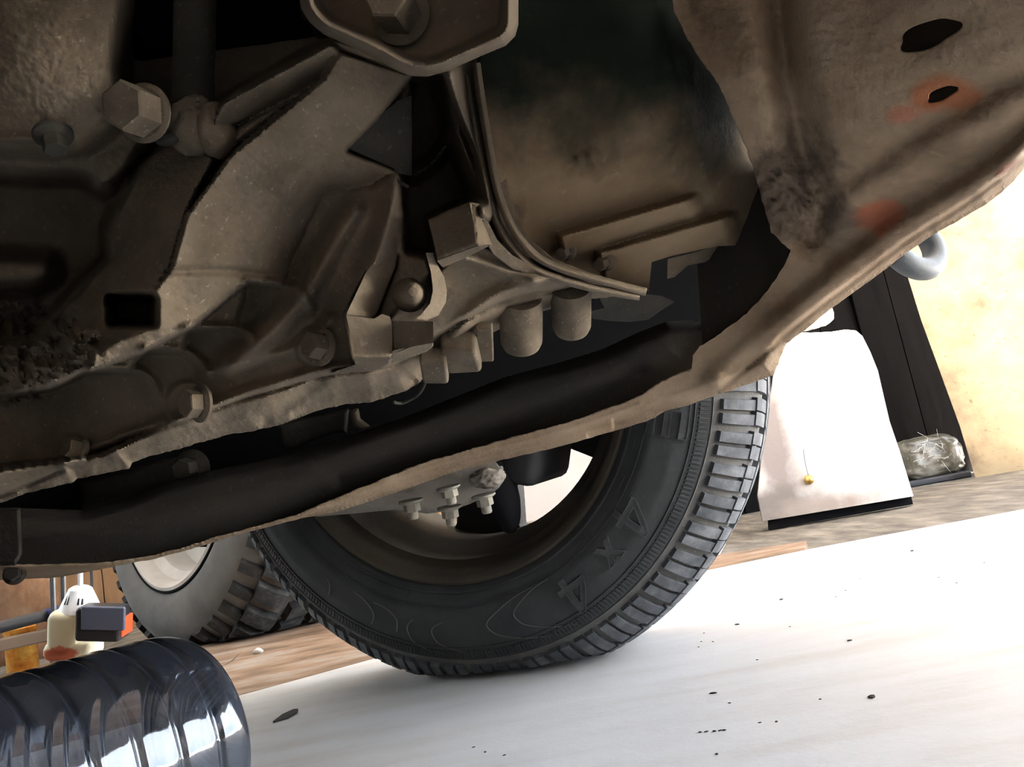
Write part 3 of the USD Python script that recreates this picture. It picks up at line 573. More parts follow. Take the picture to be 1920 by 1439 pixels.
tnk = rbox((56 * sc, 60 * sc, 92 * sc), .014); tnk.vertices = tnk.vertices @ frame(up_, RT).T + vx(128, 1188, dT - .01); tn2 = rbox((90 * sc, 60 * sc, 34 * sc), .012); tn2.vertices = tn2.vertices @ frame(up_, RT).T + vx(139, 1217, dT - .01)
part('fuel_tank', [tnk, tn2], 'tank_plastic', trm, 'cream translucent fuel tank with red fuel at the bottom')
fb = rbox((80 * sc, 46 * sc, 60 * sc), .006); fb.vertices = fb.vertices @ frame(up_, RT).T + vx(193, 1167, dT - .045); part('filter_housing', fb, 'black_plastic', trm, 'black filter housing')
fc = rbox((78 * sc, 8 * sc, 42 * sc), .003); fc.vertices = fc.vertices @ frame(up_, RT).T + vx(194, 1160, dT - .068); part('lit_face_slab', fc, 'filter_grey', trm, 'blue-grey slab standing in for the lit housing face')  # slab colour carries the light on the black housing face
rd = rbox((6 * sc, 40 * sc, 34 * sc), .002); rd.vertices = rd.vertices @ frame(up_, RT).T + vx(237, 1172, dT - .04); part('red_cap', rd, 'red_orange', trm, 'orange-red side cap')
ft = rbox((60 * sc, 60 * sc, .05), .006); ft.vertices += np.array([T0[0], T0[1], ZS + .0255]) + [-.01, 0, 0]; part('stand_foot', ft, 'black_plastic', trm)
# low bench rail with a dark pipe on it, and the gold tin under it
q0, q1 = P(-120, 1208, 1.62), P(96, 1152, 1.78)
bn = thing('wooden_rail', 'grey-brown wooden rail of a low bench at the far left', 'rail', (q0[0], q0[1], 0))
hq = unit(q1 - q0); rl = rbox((np.linalg.norm(q1 - q0) + .2, .05, .026), .004); rl.vertices = rl.vertices @ frame([0, 0, 1], hq).T + (q0 + q1) / 2 + [0, 0, -.036]; part('rail_board', rl, 'wood_grey', bn)
zr = ((q0 + q1) / 2)[2] - .048
for w_ in (-.05, .98):
    c = q0 + (q1 - q0) * w_ + [0, .03, 0]; part('leg', box((c[0] - .02, c[1] - .01, 0), (c[0] + .02, c[1] + .02, zr + .01)), 'wood_grey', bn, smooth=False)
pp = thing('dark_pipe', 'dark grey pipe with a blue end lying on the wooden rail', 'pipe', q0)
part('pipe_tube', tube([q0, q1], .0125, 14), 'dark_pipe', pp); part('end_cap', tube([q1 - hq * .012, q1 + hq * .022], .0145, 14), 'blue_cap', pp, 'dark blue end cap')
g0 = fl(44., 1262., 0.0); gt = thing('gold_tin', 'orange and gold tin standing under the wooden rail', 'tin', g0)
gr = .040
part('tin_body', place(lathe([(0, 0), (gr, 0), (gr * 1.03, .003), (gr, .006), (gr, .088), (gr * 1.04, .091), (gr, .095), (gr * 1.02, .104), (gr, .112), (0, .112)], 40), g0, [0, 0, 1]), 'gold_tin', gt)
part('lid', place(lathe([(0, .112), (gr * 1.05, .112), (gr * 1.05, .122), (gr * .98, .126), (0, .122)], 40), g0, [0, 0, 1]), 'gold_tin', gt)
for x, x2, w, nm in ((96, 100, 7.5, 'dark steel rod beside the trimmer, left of the pair'), (118, 119, 7.0, 'dark steel rod beside the trimmer, right of the pair'), (171, 174, 5, 'thin black rod just right of the trimmer shaft')):
    a, b = P(x2, 1160, 1.75), P(x - 4, 950, 1.78); a = a + (b - a) * ((0.0 - a[2]) / (b - a)[2])
    r_ = thing('steel_rod', nm, 'rod', a)
    part('rod_body', tube([a, b], w * .5 * 1.76 / FPX, 10), 'rod_dark', r_)
    if x < 150: part('glint_strip', tube([a + RT * .006 + [0, -.002, 0], b + RT * .006 + [0, -.002, 0]], .0024, 6), 'rod_glint', r_, 'pale strip painted as the glint along the rod')  # pale tube painted in as the highlight along the rod
sk = trimesh.creation.icosphere(4, 1.0); v = sk.vertices; v = np.sign(v) * np.abs(v) ** .7; v = v * [.2, .1, .24] * (1 + .3 * (meshkit.fbm(v * 2.2 + 9, 4) - .5))[:, None]
kc = P(-6, 1110, 2.75); kc[2] = .2; sk.vertices = v + kc; solo('brown_sack', sk, 'brown_sack', 'brown crumpled sack behind the wooden rail at far left', 'sack', smooth=60)

# ------------------------------------------------------------------ the bottle in front
ba = unit([-.55, -.835, 0.0]); br = .063; bcx = P(196, 1440, .437); bcx[2] = ZS + br * 1.03
z_ = np.linspace(-.055, .22, 330); rad = np.full_like(z_, br)
base_z = -.055
def notch(z, c, w, d): return d * np.exp(-0.5 * ((z - c) / w) ** 2)
for c in (-.030, -.008, .014, .036, .058, .080, .102): rad = rad - notch(z_, c, .0014, .0016) + notch(z_, c + .0045, .0022, .0005)
t_ = np.clip((z_ - base_z) / .022, 0, 1); rad = rad * (0.80 + .20 * np.sqrt(1 - (1 - t_) ** 2))
t_ = np.clip((z_ - .14) / .08, 0, 1); rad = rad * (1 - .72 * t_ ** 1.6)
bot = thing('water_bottle', 'large ribbed bluish clear plastic bottle lying on its side in the foreground', 'bottle', (bcx[0], bcx[1], ZS))
prof = [(0, base_z + .010), (br * .45, base_z + .008), (br * .72, base_z)] + list(zip(rad, z_))
bmesh = lathe(prof, 120); v = bmesh.vertices; ang = np.arctan2(v[:, 1], v[:, 0])
dent = .0009 * (meshkit.fbm(np.c_[np.cos(ang) * 2.2, np.sin(ang) * 2.2, v[:, 2] * 14] + 3, 3) - .5); v[:, :2] *= (1 + dent / br * 1.6)[:, None]
part('bottle_body', place(bmesh, bcx, ba), 'bottle_plastic', bot, smooth=True)
part('bottle_cap', place(lathe([(0, .218), (.020, .218), (.021, .222), (.021, .24), (0, .241)], 32), bcx, ba), 'filter_grey', bot, 'dark blue-grey screw cap')

# ------------------------------------------------------------------ litter on the boards
def litter(name, label, cat, px, size, matn, seed, flat=.35, group=None):
    m = trimesh.creation.icosphere(1, size); m.vertices *= [1.5, 1, flat]; m.vertices *= (1 + .5 * (meshkit.noise(m.vertices / size * 1.3 + seed) - .5))[:, None]
    a = seed * 1.7; m.vertices = m.vertices @ np.array([[math.cos(a), math.sin(a), 0], [-math.sin(a), math.cos(a), 0], [0, 0, 1]]); c = fl(float(px[0]), float(px[1])); m.vertices += c + [0, 0, size * flat * .6]
    solo(name, m, matn, label, cat, group=group)
lf = slab(np.array([fl(512., 1357.), fl(530., 1343.), fl(550., 1334.), fl(559., 1333.), fl(557., 1339.), fl(540., 1349.)]), ZS, ZS + .002); solo('wood_chip', lf, 'leaf_dark', 'black pointed sliver on the pale floor right of the bottle', 'sliver', smooth=False)
for q, lab, sz in (((1710, 1034), 'dark grit flake on the bright floor below the dark gap between panel and board', .0026), ((1635, 1308), 'largest dark grit crumb alone on the blown-out floor at lower right', .0024), ((1465, 1125), 'dark thread-like grit flake on the bright floor right of the tread', .0022),
                   ((1382, 1172), 'dark elongated grit flake just right of the tyre contact', .0020), ((1338, 1301), 'dark grit crumb upper left of the short dotted row', .0019), ((1593, 1202), 'faint curved grit flake in the middle of the bright floor', .0016)):
    litter('grit_crumb', lab, 'grit', q, sz, 'crumb', q[0] * .37)
for i, q in enumerate([(1313, 1374), (1325, 1373), (1340, 1372), (1350, 1371), (1358, 1370)]): litter('grit_speck', 'tiny dark speck in the short dotted row near the bottom edge of the floor', 'grit', q, .0011, 'crumb', i + 1.0, group='dotted row of grit')
for i, q in enumerate([(1845, 1056), (1760, 1084), (1793, 1094), (1612, 1086), (1585, 1108), (1567, 1120), (1481, 1176), (1320, 1188), (1315, 1204), (1337, 1204), (1310, 1214), (1368, 1319), (1538, 1312), (1420, 1238), (1344, 1415), (1425, 1356), (1456, 1354), (888, 1402), (910, 1411), (946, 1417)]):
    litter('grit_speck', 'tiny dark grit speck scattered on the bright floor board', 'grit', q, .0009, 'crumb', i + 9.0, group='scattered grit specks')
for i, q in enumerate([(400, 1202), (418, 1193), (470, 1172), (478, 1170), (545, 1139), (484, 1226), (445, 1190), (405, 1198), (500, 1166)]):
    litter('plaster_crumb', 'small pale crumb lying near the far edge of the plywood sheet', 'crumb', q, .004 + .002 * (i % 3), 'crumb_light', i + 2.0, .7, 'pale crumbs on the plywood edge')
# ------------------------------------------------------------------ car: gearbox casting
crest_l = [(620, 100), (600, 150), (430, 290), (348, 403), (320, 500), (286, 545), (291, 606), (200, 652), (165, 690)]
lower = [(-60, 962), (0, 944), (60, 923), (135, 906), (145, 898), (243, 879), (248, 868), (290, 854), (330, 844), (430, 815), (470, 810), (520, 799), (590, 772), (650, 758), (700, 754), (760, 734), (790, 716), (800, 692), (850, 668), (900, 640), (960, 602), (1030, 580), (1100, 562), (1150, 557), (1205, 552)]
casting = [(-450, -170), (935, -170), (925, 60), (915, 140), (935, 260), (958, 370), (985, 440), (1040, 487), (1120, 515), (1212, 546)] + lower[::-1] + [(-450, 964)]
S = Sheet(-459, -177, 1230, 985, 3.0); X, Y = S.X, S.Y
B = .345 + 3e-5 * X + 4e-5 * Y
S.D = B + .022
# recesses that run up between the units
S.lay([(-460, 325), (150, 335), (210, 365), (262, 290), (312, 252), (240, 340), (202, 432), (212, 480), (130, 565), (60, 645), (-460, 620)], B + .15, 9)
S.lay([(250, -180), (560, -180), (565, 20), (622, 78), (425, 190), (398, 238), (318, 240), (215, 150), (195, 60)], B + .13, 7)
S.lay([(-460, 470), (95, 478), (110, 520), (60, 545), (-460, 540)], B + .07, 10)
# end cover, upper left
S.lay([(-460, -180), (285, -180), (225, 120), (212, 240), (150, 285), (-460, 280)], B - .020 + 6e-7 * ((X - 20) ** 2 + (Y - 40) ** 2) - .00013 * Y - .00010 * X, 12)
S.ridge([(-450, 262), (40, 262), (140, 270)], .006, 8)
S.lay([(168, 292), (256, 276), (240, 310), (186, 356)], B + .02, 5)
# dark left face of the bell housing, then rail, groove and the long dusty slope
S.lay([(262, 302), (330, 262), (408, 292), (350, 405), (322, 502), (290, 547), (296, 607), (165, 692), (100, 725), (0, 800), (-460, 830), (-460, 640), (60, 645), (130, 562), (206, 482), (200, 430), (242, 348)], .335 + .00042 * S.dist(crest_l), 4)
S.lay([(415, 188), (622, 76), (650, 108), (600, 152), (440, 236), (418, 262), (392, 270), (396, 222)], .326 + .00042 * np.maximum(0, (X - 415) * .47 + (Y - 188) * .88), 3)
S.lay([(438, 236), (606, 134), (596, 162), (430, 290), (420, 268)], .352 + 0 * X, 6)
dcr = S.dist(crest_l)
tan = [(602, 150), (640, 95), (775, 140), (705, 230), (650, 285), (745, 322), (700, 352), (604, 362), (548, 480), (527, 536), (465, 528), (396, 584), (355, 617), (300, 645), (276, 657), (226, 675), (166, 697), (160, 686), (200, 651), (291, 607), (286, 545), (320, 500), (347, 404), (430, 290)]
face = [(604, 358), (740, 328), (762, 350), (756, 470), (690, 512), (650, 590), (668, 690), (622, 697), (432, 745), (332, 786), (190, 852), (-460, 945), (-460, 812), (100, 728), (165, 696), (240, 693), (276, 655), (340, 658), (355, 615), (440, 617), (465, 527), (535, 537)]
S.lay(face, .408 - 1.4e-4 * (X - 480), 3)
S.lay(tan, .331 + .00021 * dcr + 4e-7 * dcr ** 2, 2.5)
S.lay([(590, 360), (620, 362), (690, 352), (672, 420), (600, 500), (560, 545), (532, 532), (556, 470)], .402 - 8e-5 * (X - 600), 20)
S.ridge([(664, 395), (610, 480), (560, 565), (505, 625), (430, 680)], .021, 16)
S.ridge([(738, 355), (722, 430), (694, 512)], .020, 15)
S.ridge([(465, 527), (520, 531), (560, 549), (582, 580)], .010, 6); S.ridge([(350, 616), (440, 616), (470, 628), (482, 648)], .010, 6)
S.ridge([(272, 655), (340, 657), (375, 678), (388, 698)], .009, 6); S.ridge([(163, 695), (240, 692), (280, 706), (294, 734)], .010, 6)
S.ridge([(388, 700), (470, 680), (560, 648), (620, 600)], .008, 9)
S.ridge([(300, 512), (420, 508), (500, 520)], -.004, 6)
for c in ((352, 757, 46), (590, 650, 40), (135, 845, 34)):        # spot faces round the bolts
    S.D = S.D - .006 * smoothstep(-np.hypot(S.X - c[0], S.Y - c[1]), -c[2], -c[2] + 8)
S.lay([(203, 556), (290, 556), (290, 610), (206, 610)], B + .075, 4)
S.lay([(742, 440), (800, 476), (812, 510), (812, 545), (792, 592), (735, 602), (700, 598), (742, 500)], .376 - .0002 * (X - 740), 3)
# right-hand flank below the lug
S.lay([(838, 482), (900, 452), (940, 468), (1000, 494), (1100, 528), (1215, 548), (1205, 556), (1100, 565), (960, 606), (850, 672), (770, 720), (735, 690), (735, 600)], lin((850, 480, .378), (850, 660, .425), (1200, 550, .425))(X, Y), 5)
S.ridge([(850, 640), (905, 575), (960, 545), (1050, 522)], .010, 12); S.ridge([(800, 672), (870, 632), (930, 592), (1040, 566)], .010, 10)
S.ridge([(860, 480), (920, 500), (1000, 525)], .008, 9)
# lower edge rolls under; mating seam and its bright upper lip
dl = S.dist(lower)
S.D = S.D + .048 * np.clip(1 - dl / 58, 0, 1) ** 1.3
seam = [(-20, 938), (120, 880), (190, 846), (330, 794), (430, 757), (520, 730), (600, 706), (690, 694), (760, 676), (800, 655), (850, 612), (900, 586), (950, 562), (1050, 545), (1120, 542)]
S.ridge(seam, -.007, 3.5)
S.ridge([(x - 2, y - 10) for x, y in seam[1:9]], .009, 7); S.ridge([(500, 790), (560, 745), (600, 715)], -.006, 9)
# deep pocket beside the oil pan with a cast web standing in it
S.lay([(772, 150), (832, 140), (895, 300), (912, 385), (880, 376), (803, 410), (818, 482), (764, 472), (752, 350), (762, 230)], B + .10, 4)
S.ridge([(842, 140), (862, 250), (890, 330), (905, 400)], .075, 13); S.ridge([(775, 330), (815, 300), (845, 255)], .03, 8)
S.D = S.D + .0022 * (meshkit.fbm(np.stack([X * .02, Y * .02, X * 0], -1), 4, 3) - .5) + .0010 * (meshkit.fbm(np.stack([X * .12, Y * .12, X * 0], -1), 3, 5) - .5)
lipm = np.clip(1 - dl / 60, 0, 1); S.D = S.D + lipm * .006 * (meshkit.fbm(np.stack([X * .035, Y * .06, X * 0], -1), 4, 17) - .5)
lump = S.mask([(-40, 580), (60, 570), (130, 590), (200, 640), (165, 690), (90, 730), (40, 760), (-40, 740)], 12)
S.D = S.D + lump * .05 * (meshkit.fbm(np.stack([X * .045, Y * .045, X * 0], -1), 4, 11) - .42)
casting = casting[:10] + rough_edge(lower[::-1], 7, 2.6, 3) + [(-450, 964)]
gb = part('gearbox_casing', S.mesh(casting, .05, back=False), 'cast_dust', car, 'dusty cast gearbox casing with bell housing ribs', smooth=50)
GD = S
def gdep(x, y):
    return float(GD.D[int(round((y - GD.Y[0, 0]) / GD.step)), int(round((x - GD.X[0, 0]) / GD.step))])

def bolt(face, base, d, dz, r, h, flange=1.35, fh=.3, matn='cast_bolt', parent=None, name='bolt', label=None, roll=0.3, length=None):
    """hexagon head: pixel of the end face, pixel of the seat, depth of the seat, how much nearer the face is"""
    a, b = P(*map(float, face), d - dz), P(*map(float, base), d); ax = unit(a - b); L = length or np.linalg.norm(a - b)
    m = hexbolt(r, L * (1 - fh), r * flange, L * fh); m = place(m, b, ax, RT * math.cos(roll) + DN * math.sin(roll))
    return part(name, m, matn, parent or gb, label, smooth=25)
px = lambda n, d: n * d / FPX
bolt((345, 757), (379, 757), gdep(385, 765) - .002, .0075, px(29, .37), .01)
bolt((577, 645), (606, 652), gdep(612, 655) - .002, .0075, px(27, .37), .01, fh=.25)
bolt((122, 838), (152, 846), gdep(158, 850) - .002, .0075, px(22, .37), .01)
bolt((226, 196), (272, 213), .325, .014, px(50, .30), .02, flange=1.2, fh=.12, label='large hexagon bolt on the gearbox end cover', roll=.5)
bolt((105, 284), (99, 250), gdep(99, 246) - .002, .003, px(22, .32), .01, flange=1.6, fh=.35, matn='cast_dark')
part('cone_boss', place(lathe([(0, 0), (px(33, .375), 0), (px(30, .375), .006), (px(17, .375), .017), (px(8, .375), .020), (0, .0205)], 32), P(768, 553, gdep(768, 553) + .004), unit(P(782, 540, .33) - P(768, 553, .37))), 'cast_dust', gb, smooth=30)
def chunk(px_pts, d, thick, matn='cast_dust', name='lug', parent=None, label=None, bevel=0.0, step=2.5, dfun=None, back=True, soft=0, holes=()):
    q = np.array(px_pts, float); s_ = Sheet(q[:, 0].min() - 6, q[:, 1].min() - 6, q[:, 0].max() + 6, q[:, 1].max() + 6, step)
    s_.D = (dfun(s_.X, s_.Y) if dfun else d + 0 * s_.X)
    if bevel:
        e = s_.dist(list(px_pts) + [px_pts[0]]); s_.D = s_.D + bevel * np.clip(1 - e / 7, 0, 1) ** 2
    s_.D = s_.D + .0006 * (meshkit.fbm(np.stack([s_.X * .1, s_.Y * .1, s_.X * 0], -1), 3, 8) - .5)
    m = s_.mesh(px_pts, thick, back)
    if parent == 'mesh': return m
    return part(name, m, matn, parent or gb, label, smooth=40)
# the U-shaped lug
lug_, blk_ = [], []
lug_.append(chunk([(685, 514), (735, 442), (752, 440), (742, 500), (703, 597), (649, 590)], 0, .02, parent='mesh', dfun=lin((649, 590, .352), (700, 470, .356), (740, 530, .382))))
lug_.append(chunk([(649, 591), (702, 598), (716, 589), (731, 594), (736, 610), (736, 662), (728, 684), (700, 697), (620, 700), (666, 684), (660, 640)], 0, .03, parent='mesh', dfun=lambda X, Y: .352 + .00010 * (X - 650) + .03 * smoothstep(Y, 668, 700)))
lug_.append(chunk([(798, 474), (813, 474), (817, 490), (833, 520), (838, 545), (836, 568), (822, 592), (800, 602), (775, 601), (790, 590), (806, 570), (812, 545), (808, 510)], 0, .03, parent='mesh', dfun=lin((800, 480, .348), (838, 540, .372), (800, 600, .366))))
lug_.append(chunk([(734, 602), (812, 603), (813, 643), (774, 650), (736, 664)], 0, .03, 'cast_dust', parent='mesh', dfun=lambda X, Y: .362 - .00022 * (X - 735)))
lug_.append(chunk([(736, 658), (813, 640), (812, 650), (800, 660), (734, 682)], 0, .02, parent='mesh', dfun=lin((736, 658, .356), (813, 640, .356), (770, 675, .378))))
part('mounting_lug', lug_, 'cast_dust', gb, 'U-shaped cast mounting lug', smooth=40)
# square block beside the pan
blk_.append(chunk([(802, 412), (838, 395), (878, 379), (890, 384), (897, 460), (858, 474), (820, 488), (813, 455)], 0, .05, 'cast_dust', parent='mesh', bevel=.002, dfun=lambda X, Y: .350 - .00022 * (X - 810) - .00006 * (Y - 430)))
blk_.append(chunk([(880, 379), (898, 382), (907, 397), (912, 430), (922, 458), (896, 462), (889, 420)], 0, .045, parent='mesh', dfun=lin((882, 380, .334), (912, 430, .362), (896, 460, .334))))
blk_.append(chunk([(819, 489), (897, 461), (922, 459), (880, 480), (830, 502)], 0, .04, parent='mesh', dfun=lin((819, 489, .347), (897, 461, .332), (850, 500, .366))))
chunk([(903, 412), (914, 414), (932, 450), (960, 478), (1000, 500), (1050, 517), (1060, 527), (1010, 520), (960, 505), (925, 478), (908, 450)], 0, .03, name='casing_flange', dfun=lin((905, 415, .356), (1050, 525, .400), (960, 505, .386)))
part('cast_block', blk_, 'cast_dust', gb, 'square cast block beside the oil pan', smooth=40)
# small green-grey bracket plate in the pocket
chunk([(650, 277), (700, 226), (745, 190), (772, 178), (772, 330), (742, 324), (738, 316)], 0, .006, 'cast_dark', name='bracket_plate', parent=car, dfun=lin((650, 280, .375), (740, 190, .38), (760, 320, .40)), label='dark greenish bracket plate')
chunk([(729, 335), (738, 331), (768, 349), (764, 353)], .37, .01, 'cast_dark', name='bracket_tab', parent=car)
# stubs and cast teeth under the seam
for nm, (xa, ya), (xb, yb), w, d in (('cast_stub', (1070, 540), (1072, 622), 37, .455), ('cast_stub', (976, 560), (978, 652), 40, .45), ('cast_stub', (908, 610), (911, 672), 15, .44), ('cast_stub', (858, 640), (872, 682), 33, .44), ('cast_stub', (812, 665), (818, 707), 24, .44)):
    a, b = P(float(xa), float(ya), d - .02), P(float(xb), float(yb), d); L = np.linalg.norm(b - a); r = px(w, d)
    prof = [(0, 0), (r * .96, 0), (r, L * .3), (r * .98, L * .86), (r * .86, L * .97), (r * .7, L), (0, L)]
    if w > 34: m = place(lathe(prof, 30), a, b - a)
    else:
        m = rbox((2 * r, r * 1.4, L), r * .25); m.apply_translation((0, 0, L / 2)); m = place(m, a, b - a, RT)
    part(nm, m, 'cast_bolt', gb, smooth=35)
part('wire_loop', tube(spline([P(797, 715, .47), P(788, 735, .475), P(775, 747, .48), P(755, 756, .48), P(738, 754, .47)], 20), .0011, 6), 'cast_dark', car, smooth=True)
# hose coming down in front of the end cover, with its joint
part('hose', tube(spline([P(372, -170, .39), P(365, 60, .375), P(362, 150, .365), P(370, 225, .352)], 24), np.linspace(px(38, .4), px(36, .37), 24), 20), 'cast_dark', car, 'dark hose running up beside the gearbox', smooth=True)
jn = trimesh.creation.icosphere(4, 1.0); v = jn.vertices * [.0125, .011, .013]; v *= (1 + .4 * (meshkit.fbm(jn.vertices * 2.2 + 4, 4) - .5))[:, None]; jn.vertices = v + P(368, 238, .352); part('hose_joint', jn, 'cast_dust', car, smooth=60)
j2 = trimesh.creation.icosphere(3, 1.0); v = j2.vertices * [.008, .01, .012]; v *= (1 + .4 * (meshkit.fbm(j2.vertices * 2.5, 4) - .5))[:, None]; j2.vertices = v + P(404, 245, .35); part('hose_joint', j2, 'cast_dust', car, smooth=60)
part('hose', tube(spline([P(330, 255, .345), P(315, 262, .343), P(300, 262, .345)], 8), .0025, 8), 'cast_dark', car)

# ------------------------------------------------------------------ car: oil pan
pan_out = [(893, 122), (905, 90), (935, 0), (935, -170), (1420, -170), (1470, 160), (1500, 300), (1500, 420), (1445, 458), (1345, 462), (1260, 480), (1222, 492), (1216, 549), (1128, 531), (1048, 503), (1000, 478), (962, 428), (936, 350), (915, 250), (903, 170)]
S = Sheet(880, -177, 1510, 560, 3.0); X, Y = S.X, S.Y
t = (X - 930) * .28 + (Y - 150) * .96; sgn = (X - 930) * .96 - (Y - 150) * .28
tt = np.maximum(0, t - 60)
S.D = .392 + .00008 * np.maximum(0, X - 930) + .00000055 * tt ** 2 + .00006 * tt
saw = lambda c, s0, s1: .022 * smoothstep(t, c, c + 14) * (1 - smoothstep(t, c + 18, c + 75)) * smoothstep(sgn, s0 - 6, s0 + 6) * (1 - smoothstep(sgn, s1 - 25, s1 + 15))
S.D = S.D - saw(304, 30, 300) - saw(356, 92, 355)
S.D = S.D + .00025 * np.maximum(0, sgn - 330)
for x, y, r, a in ((1110, 292, 10, .006), (1122, 312, 9, .004), (1085, 300, 6, .003)): S.D -= a * np.exp(-((X - x) ** 2 + (Y - y) ** 2) / (2 * r * r))
for x, y in ((962, 398), (1068, 474), (1142, 491)): S.D += .005 * np.exp(-((X - x) ** 2 + ((Y - y) * .75) ** 2) / (2 * 13 ** 2))
S.D += .0014 * (meshkit.fbm(np.stack([X * .03, Y * .03, X * 0 + 3], -1), 4, 2) - .5)
pan = part('oil_pan', S.mesh(pan_out, .05, back=False), 'pan_brown', car, 'brown dusty pressed oil pan with stepped ribs', smooth=45)
PD = S
def pdep(x, y): return float(PD.D[int(round((y - PD.Y[0, 0]) / PD.step)), int(round((x - PD.X[0, 0]) / PD.step))])
for (fx, fy), (bx, by), r in (((966, 396), (955, 397), 11), ((1072, 474), (1056, 470), 14), ((1144, 494), (1130, 490), 14), ((1012, 300), (1004, 300), 0)):
    if r: bolt((fx - 22, fy + 4), (bx + 8, by), pdep(bx, by) + .002, .009, px(r, .4), .01, flange=1.5, fh=.35, matn='cast_bolt', parent=pan, roll=.2)
def strip(line, hw, d_of, thick, matn, name, parent, n=60, bevel=.004):
    q = spline(np.array([l[:2] for l in line], float), n); g = Polygon(LineString(q).buffer(hw, cap_style='flat').exterior.coords)
    dd = spline(np.array([[l[0], l[1], l[2]] for l in line], float), n); s_ = Sheet(*(np.array(g.bounds) + [-5, -5, 5, 5]), 2.5)
    dd = spline(np.array([[l[0], l[1], l[2]] for l in line], float), 400)
    from scipy.spatial import cKDTree
    dist_, k = cKDTree(dd[:, :2]).query(np.stack([s_.X.ravel(), s_.Y.ravel()], 1)); dist_ = dist_.reshape(s_.X.shape)
    s_.D = dd[k, 2].reshape(s_.X.shape) + bevel * (dist_ / hw) ** 2
    return part(name, s_.mesh(list(g.exterior.coords)[:-1], thick), matn, parent, smooth=40)
fl1 = [(893, 118, .385), (903, 190, .383), (916, 270, .382), (930, 345, .381), (948, 400, .381), (975, 448, .383), (1010, 484, .387), (1055, 505, .393), (1120, 524, .402), (1212, 548, .417)]
strip(fl1, 8, None, .02, 'cast_dust', 'pan_flange', pan)
fl2 = [(875, 140, .392), (884, 200, .391), (898, 280, .389), (913, 352, .387), (930, 412, .386), (958, 462, .386), (995, 500, .389), (1045, 522, .395), (1110, 540, .404), (1200, 556, .419)]
strip(fl2, 8, None, .02, 'cast_dust', 'casing_flange', gb)

# ------------------------------------------------------------------ car: mount cup at the top
cup = [(556, -170), (560, -5), (566, 20), (582, 44), (606, 64), (660, 88), (706, 110), (742, 132), (768, 142), (800, 144), (838, 134), (900, 106), (948, 86), (966, 68), (972, 46), (972, -170)]
S = Sheet(548, -176, 982, 152, 2.5); e = S.dist(cup)
S.D = np.where(e < 20, .292 + .028 * (1 - e / 20) ** 1.3, (.292) + (.046 - .00013 * (S.X - 760) - .00012 * (S.Y - 60)) * smoothstep(e, 20, 36))
S.D = gaussian_filter(S.D, 1.2)
part('mount_cup', S.mesh(cup, .035), 'cast_dust', car, 'pressed engine mount cup with a bright turned rim', smooth=50)
mb = bolt((722, -12), (752, 30), .330, .020, px(48, .30), .02, flange=1.3, fh=.12, parent=car, name='mount_bolt', label='large hexagon bolt in the mount cup', roll=.1)

# ------------------------------------------------------------------ car: rusty front frame with long side rail
inner = [(1240, -170), (1262, 20), (1290, 75), (1312, 112), (1348, 158), (1372, 215), (1398, 275), (1412, 315), (1428, 372), (1446, 435), (1482, 470), (1470, 500), (1440, 545), (1400, 588), (1352, 625), (1312, 650), (1300, 668), (1296, 690), (1240, 714), (1200, 742), (1170, 755), (1060, 793), (940, 826), (800, 866), (720, 897), (640, 930), (560, 964), (470, 990), (380, 1015), (290, 1042), (200, 1054), (110, 1058), (0, 1060), (-450, 1062)]
outer = [(-450, 1090), (0, 1088), (60, 1086), (110, 1083), (180, 1070), (240, 1058), (300, 1046), (380, 1024), (450, 1002), (560, 974), (640, 958), (760, 918), (860, 882), (1000, 850), (1080, 830), (1160, 806), (1215, 790), (1250, 770), (1292, 760), (1330, 746), (1345, 741), (1400, 722), (1450, 704), (1464, 668), (1475, 645), (1520, 610), (1560, 578), (1640, 520), (1700, 474), (1750, 440), (1800, 412), (1850, 383), (1890, 350), (1925, 312), (1990, 240), (2110, 120), (2250, -20), (2250, -170)]
frame_out = [inner[0]] + rough_edge(inner[1:-1], 8, 2.4, 5) + [inner[-1], outer[0]] + rough_edge(outer[1:-1], 8, 1.6, 9) + [outer[-1]]
S = Sheet(-460, -178, 2262, 1100, 3.0)
S.D = FRAME_D(np.stack([S.X.ravel(), S.Y.ravel()], 1)).reshape(S.X.shape)
X, Y = S.X, S.Y; di, do = S.dist(inner), S.dist(outer)
S.ridge([(1450, -170), (1468, 80), (1490, 200), (1515, 310), (1530, 380), (1520, 440)], -.022, 24)
S.ridge([(1300, 150), (1380, 140), (1430, 100)], .003, 20)
S.ridge([(1545, 420), (1660, 330), (1780, 260), (1930, 180)], .004, 24); S.ridge([(1600, 330), (1720, 250), (1930, 130)], -.005, 18)
S.ridge([(1470, 560), (1560, 480), (1660, 400), (1800, 320), (1930, 230)], -.006, 16)
S.ridge([(1330, 715), (1440, 620), (1560, 525), (1650, 455), (1760, 385), (1860, 325), (1950, 230)], .006, 13)
edge_w = np.where(X > 1150, 26.0, 13.0)
S.D += np.where(X > 1100, .020, .010) * np.clip(1 - do / edge_w, 0, 1) ** 1.2
S.ridge([(1345, 735), (1420, 675), (1500, 605), (1600, 528), (1700, 452), (1800, 388), (1880, 330), (1930, 285)], -.004, 3.5)
sm_ = smoothstep(-X, -1350, -1150)
S.D += sm_ * .0006 * np.minimum(di, 30); S.ridge([(-450, 1068), (200, 1060), (560, 968), (800, 877), (1060, 806), (1200, 758)], .003, 3)
S.D += .0022 * (meshkit.fbm(np.stack([X * .018, Y * .03, X * 0], -1), 4, 21) - .5) + .0009 * (meshkit.fbm(np.stack([X * .09, Y * .09, X * 0], -1), 3, 22) - .5)
scab = np.exp(-((X - 1480) ** 2 + (Y - 380) ** 2) / (2 * 60 ** 2)); S.D += scab * .012 * (meshkit.fbm(np.stack([X * .06, Y * .06, X * 0], -1), 3, 30) - .5)
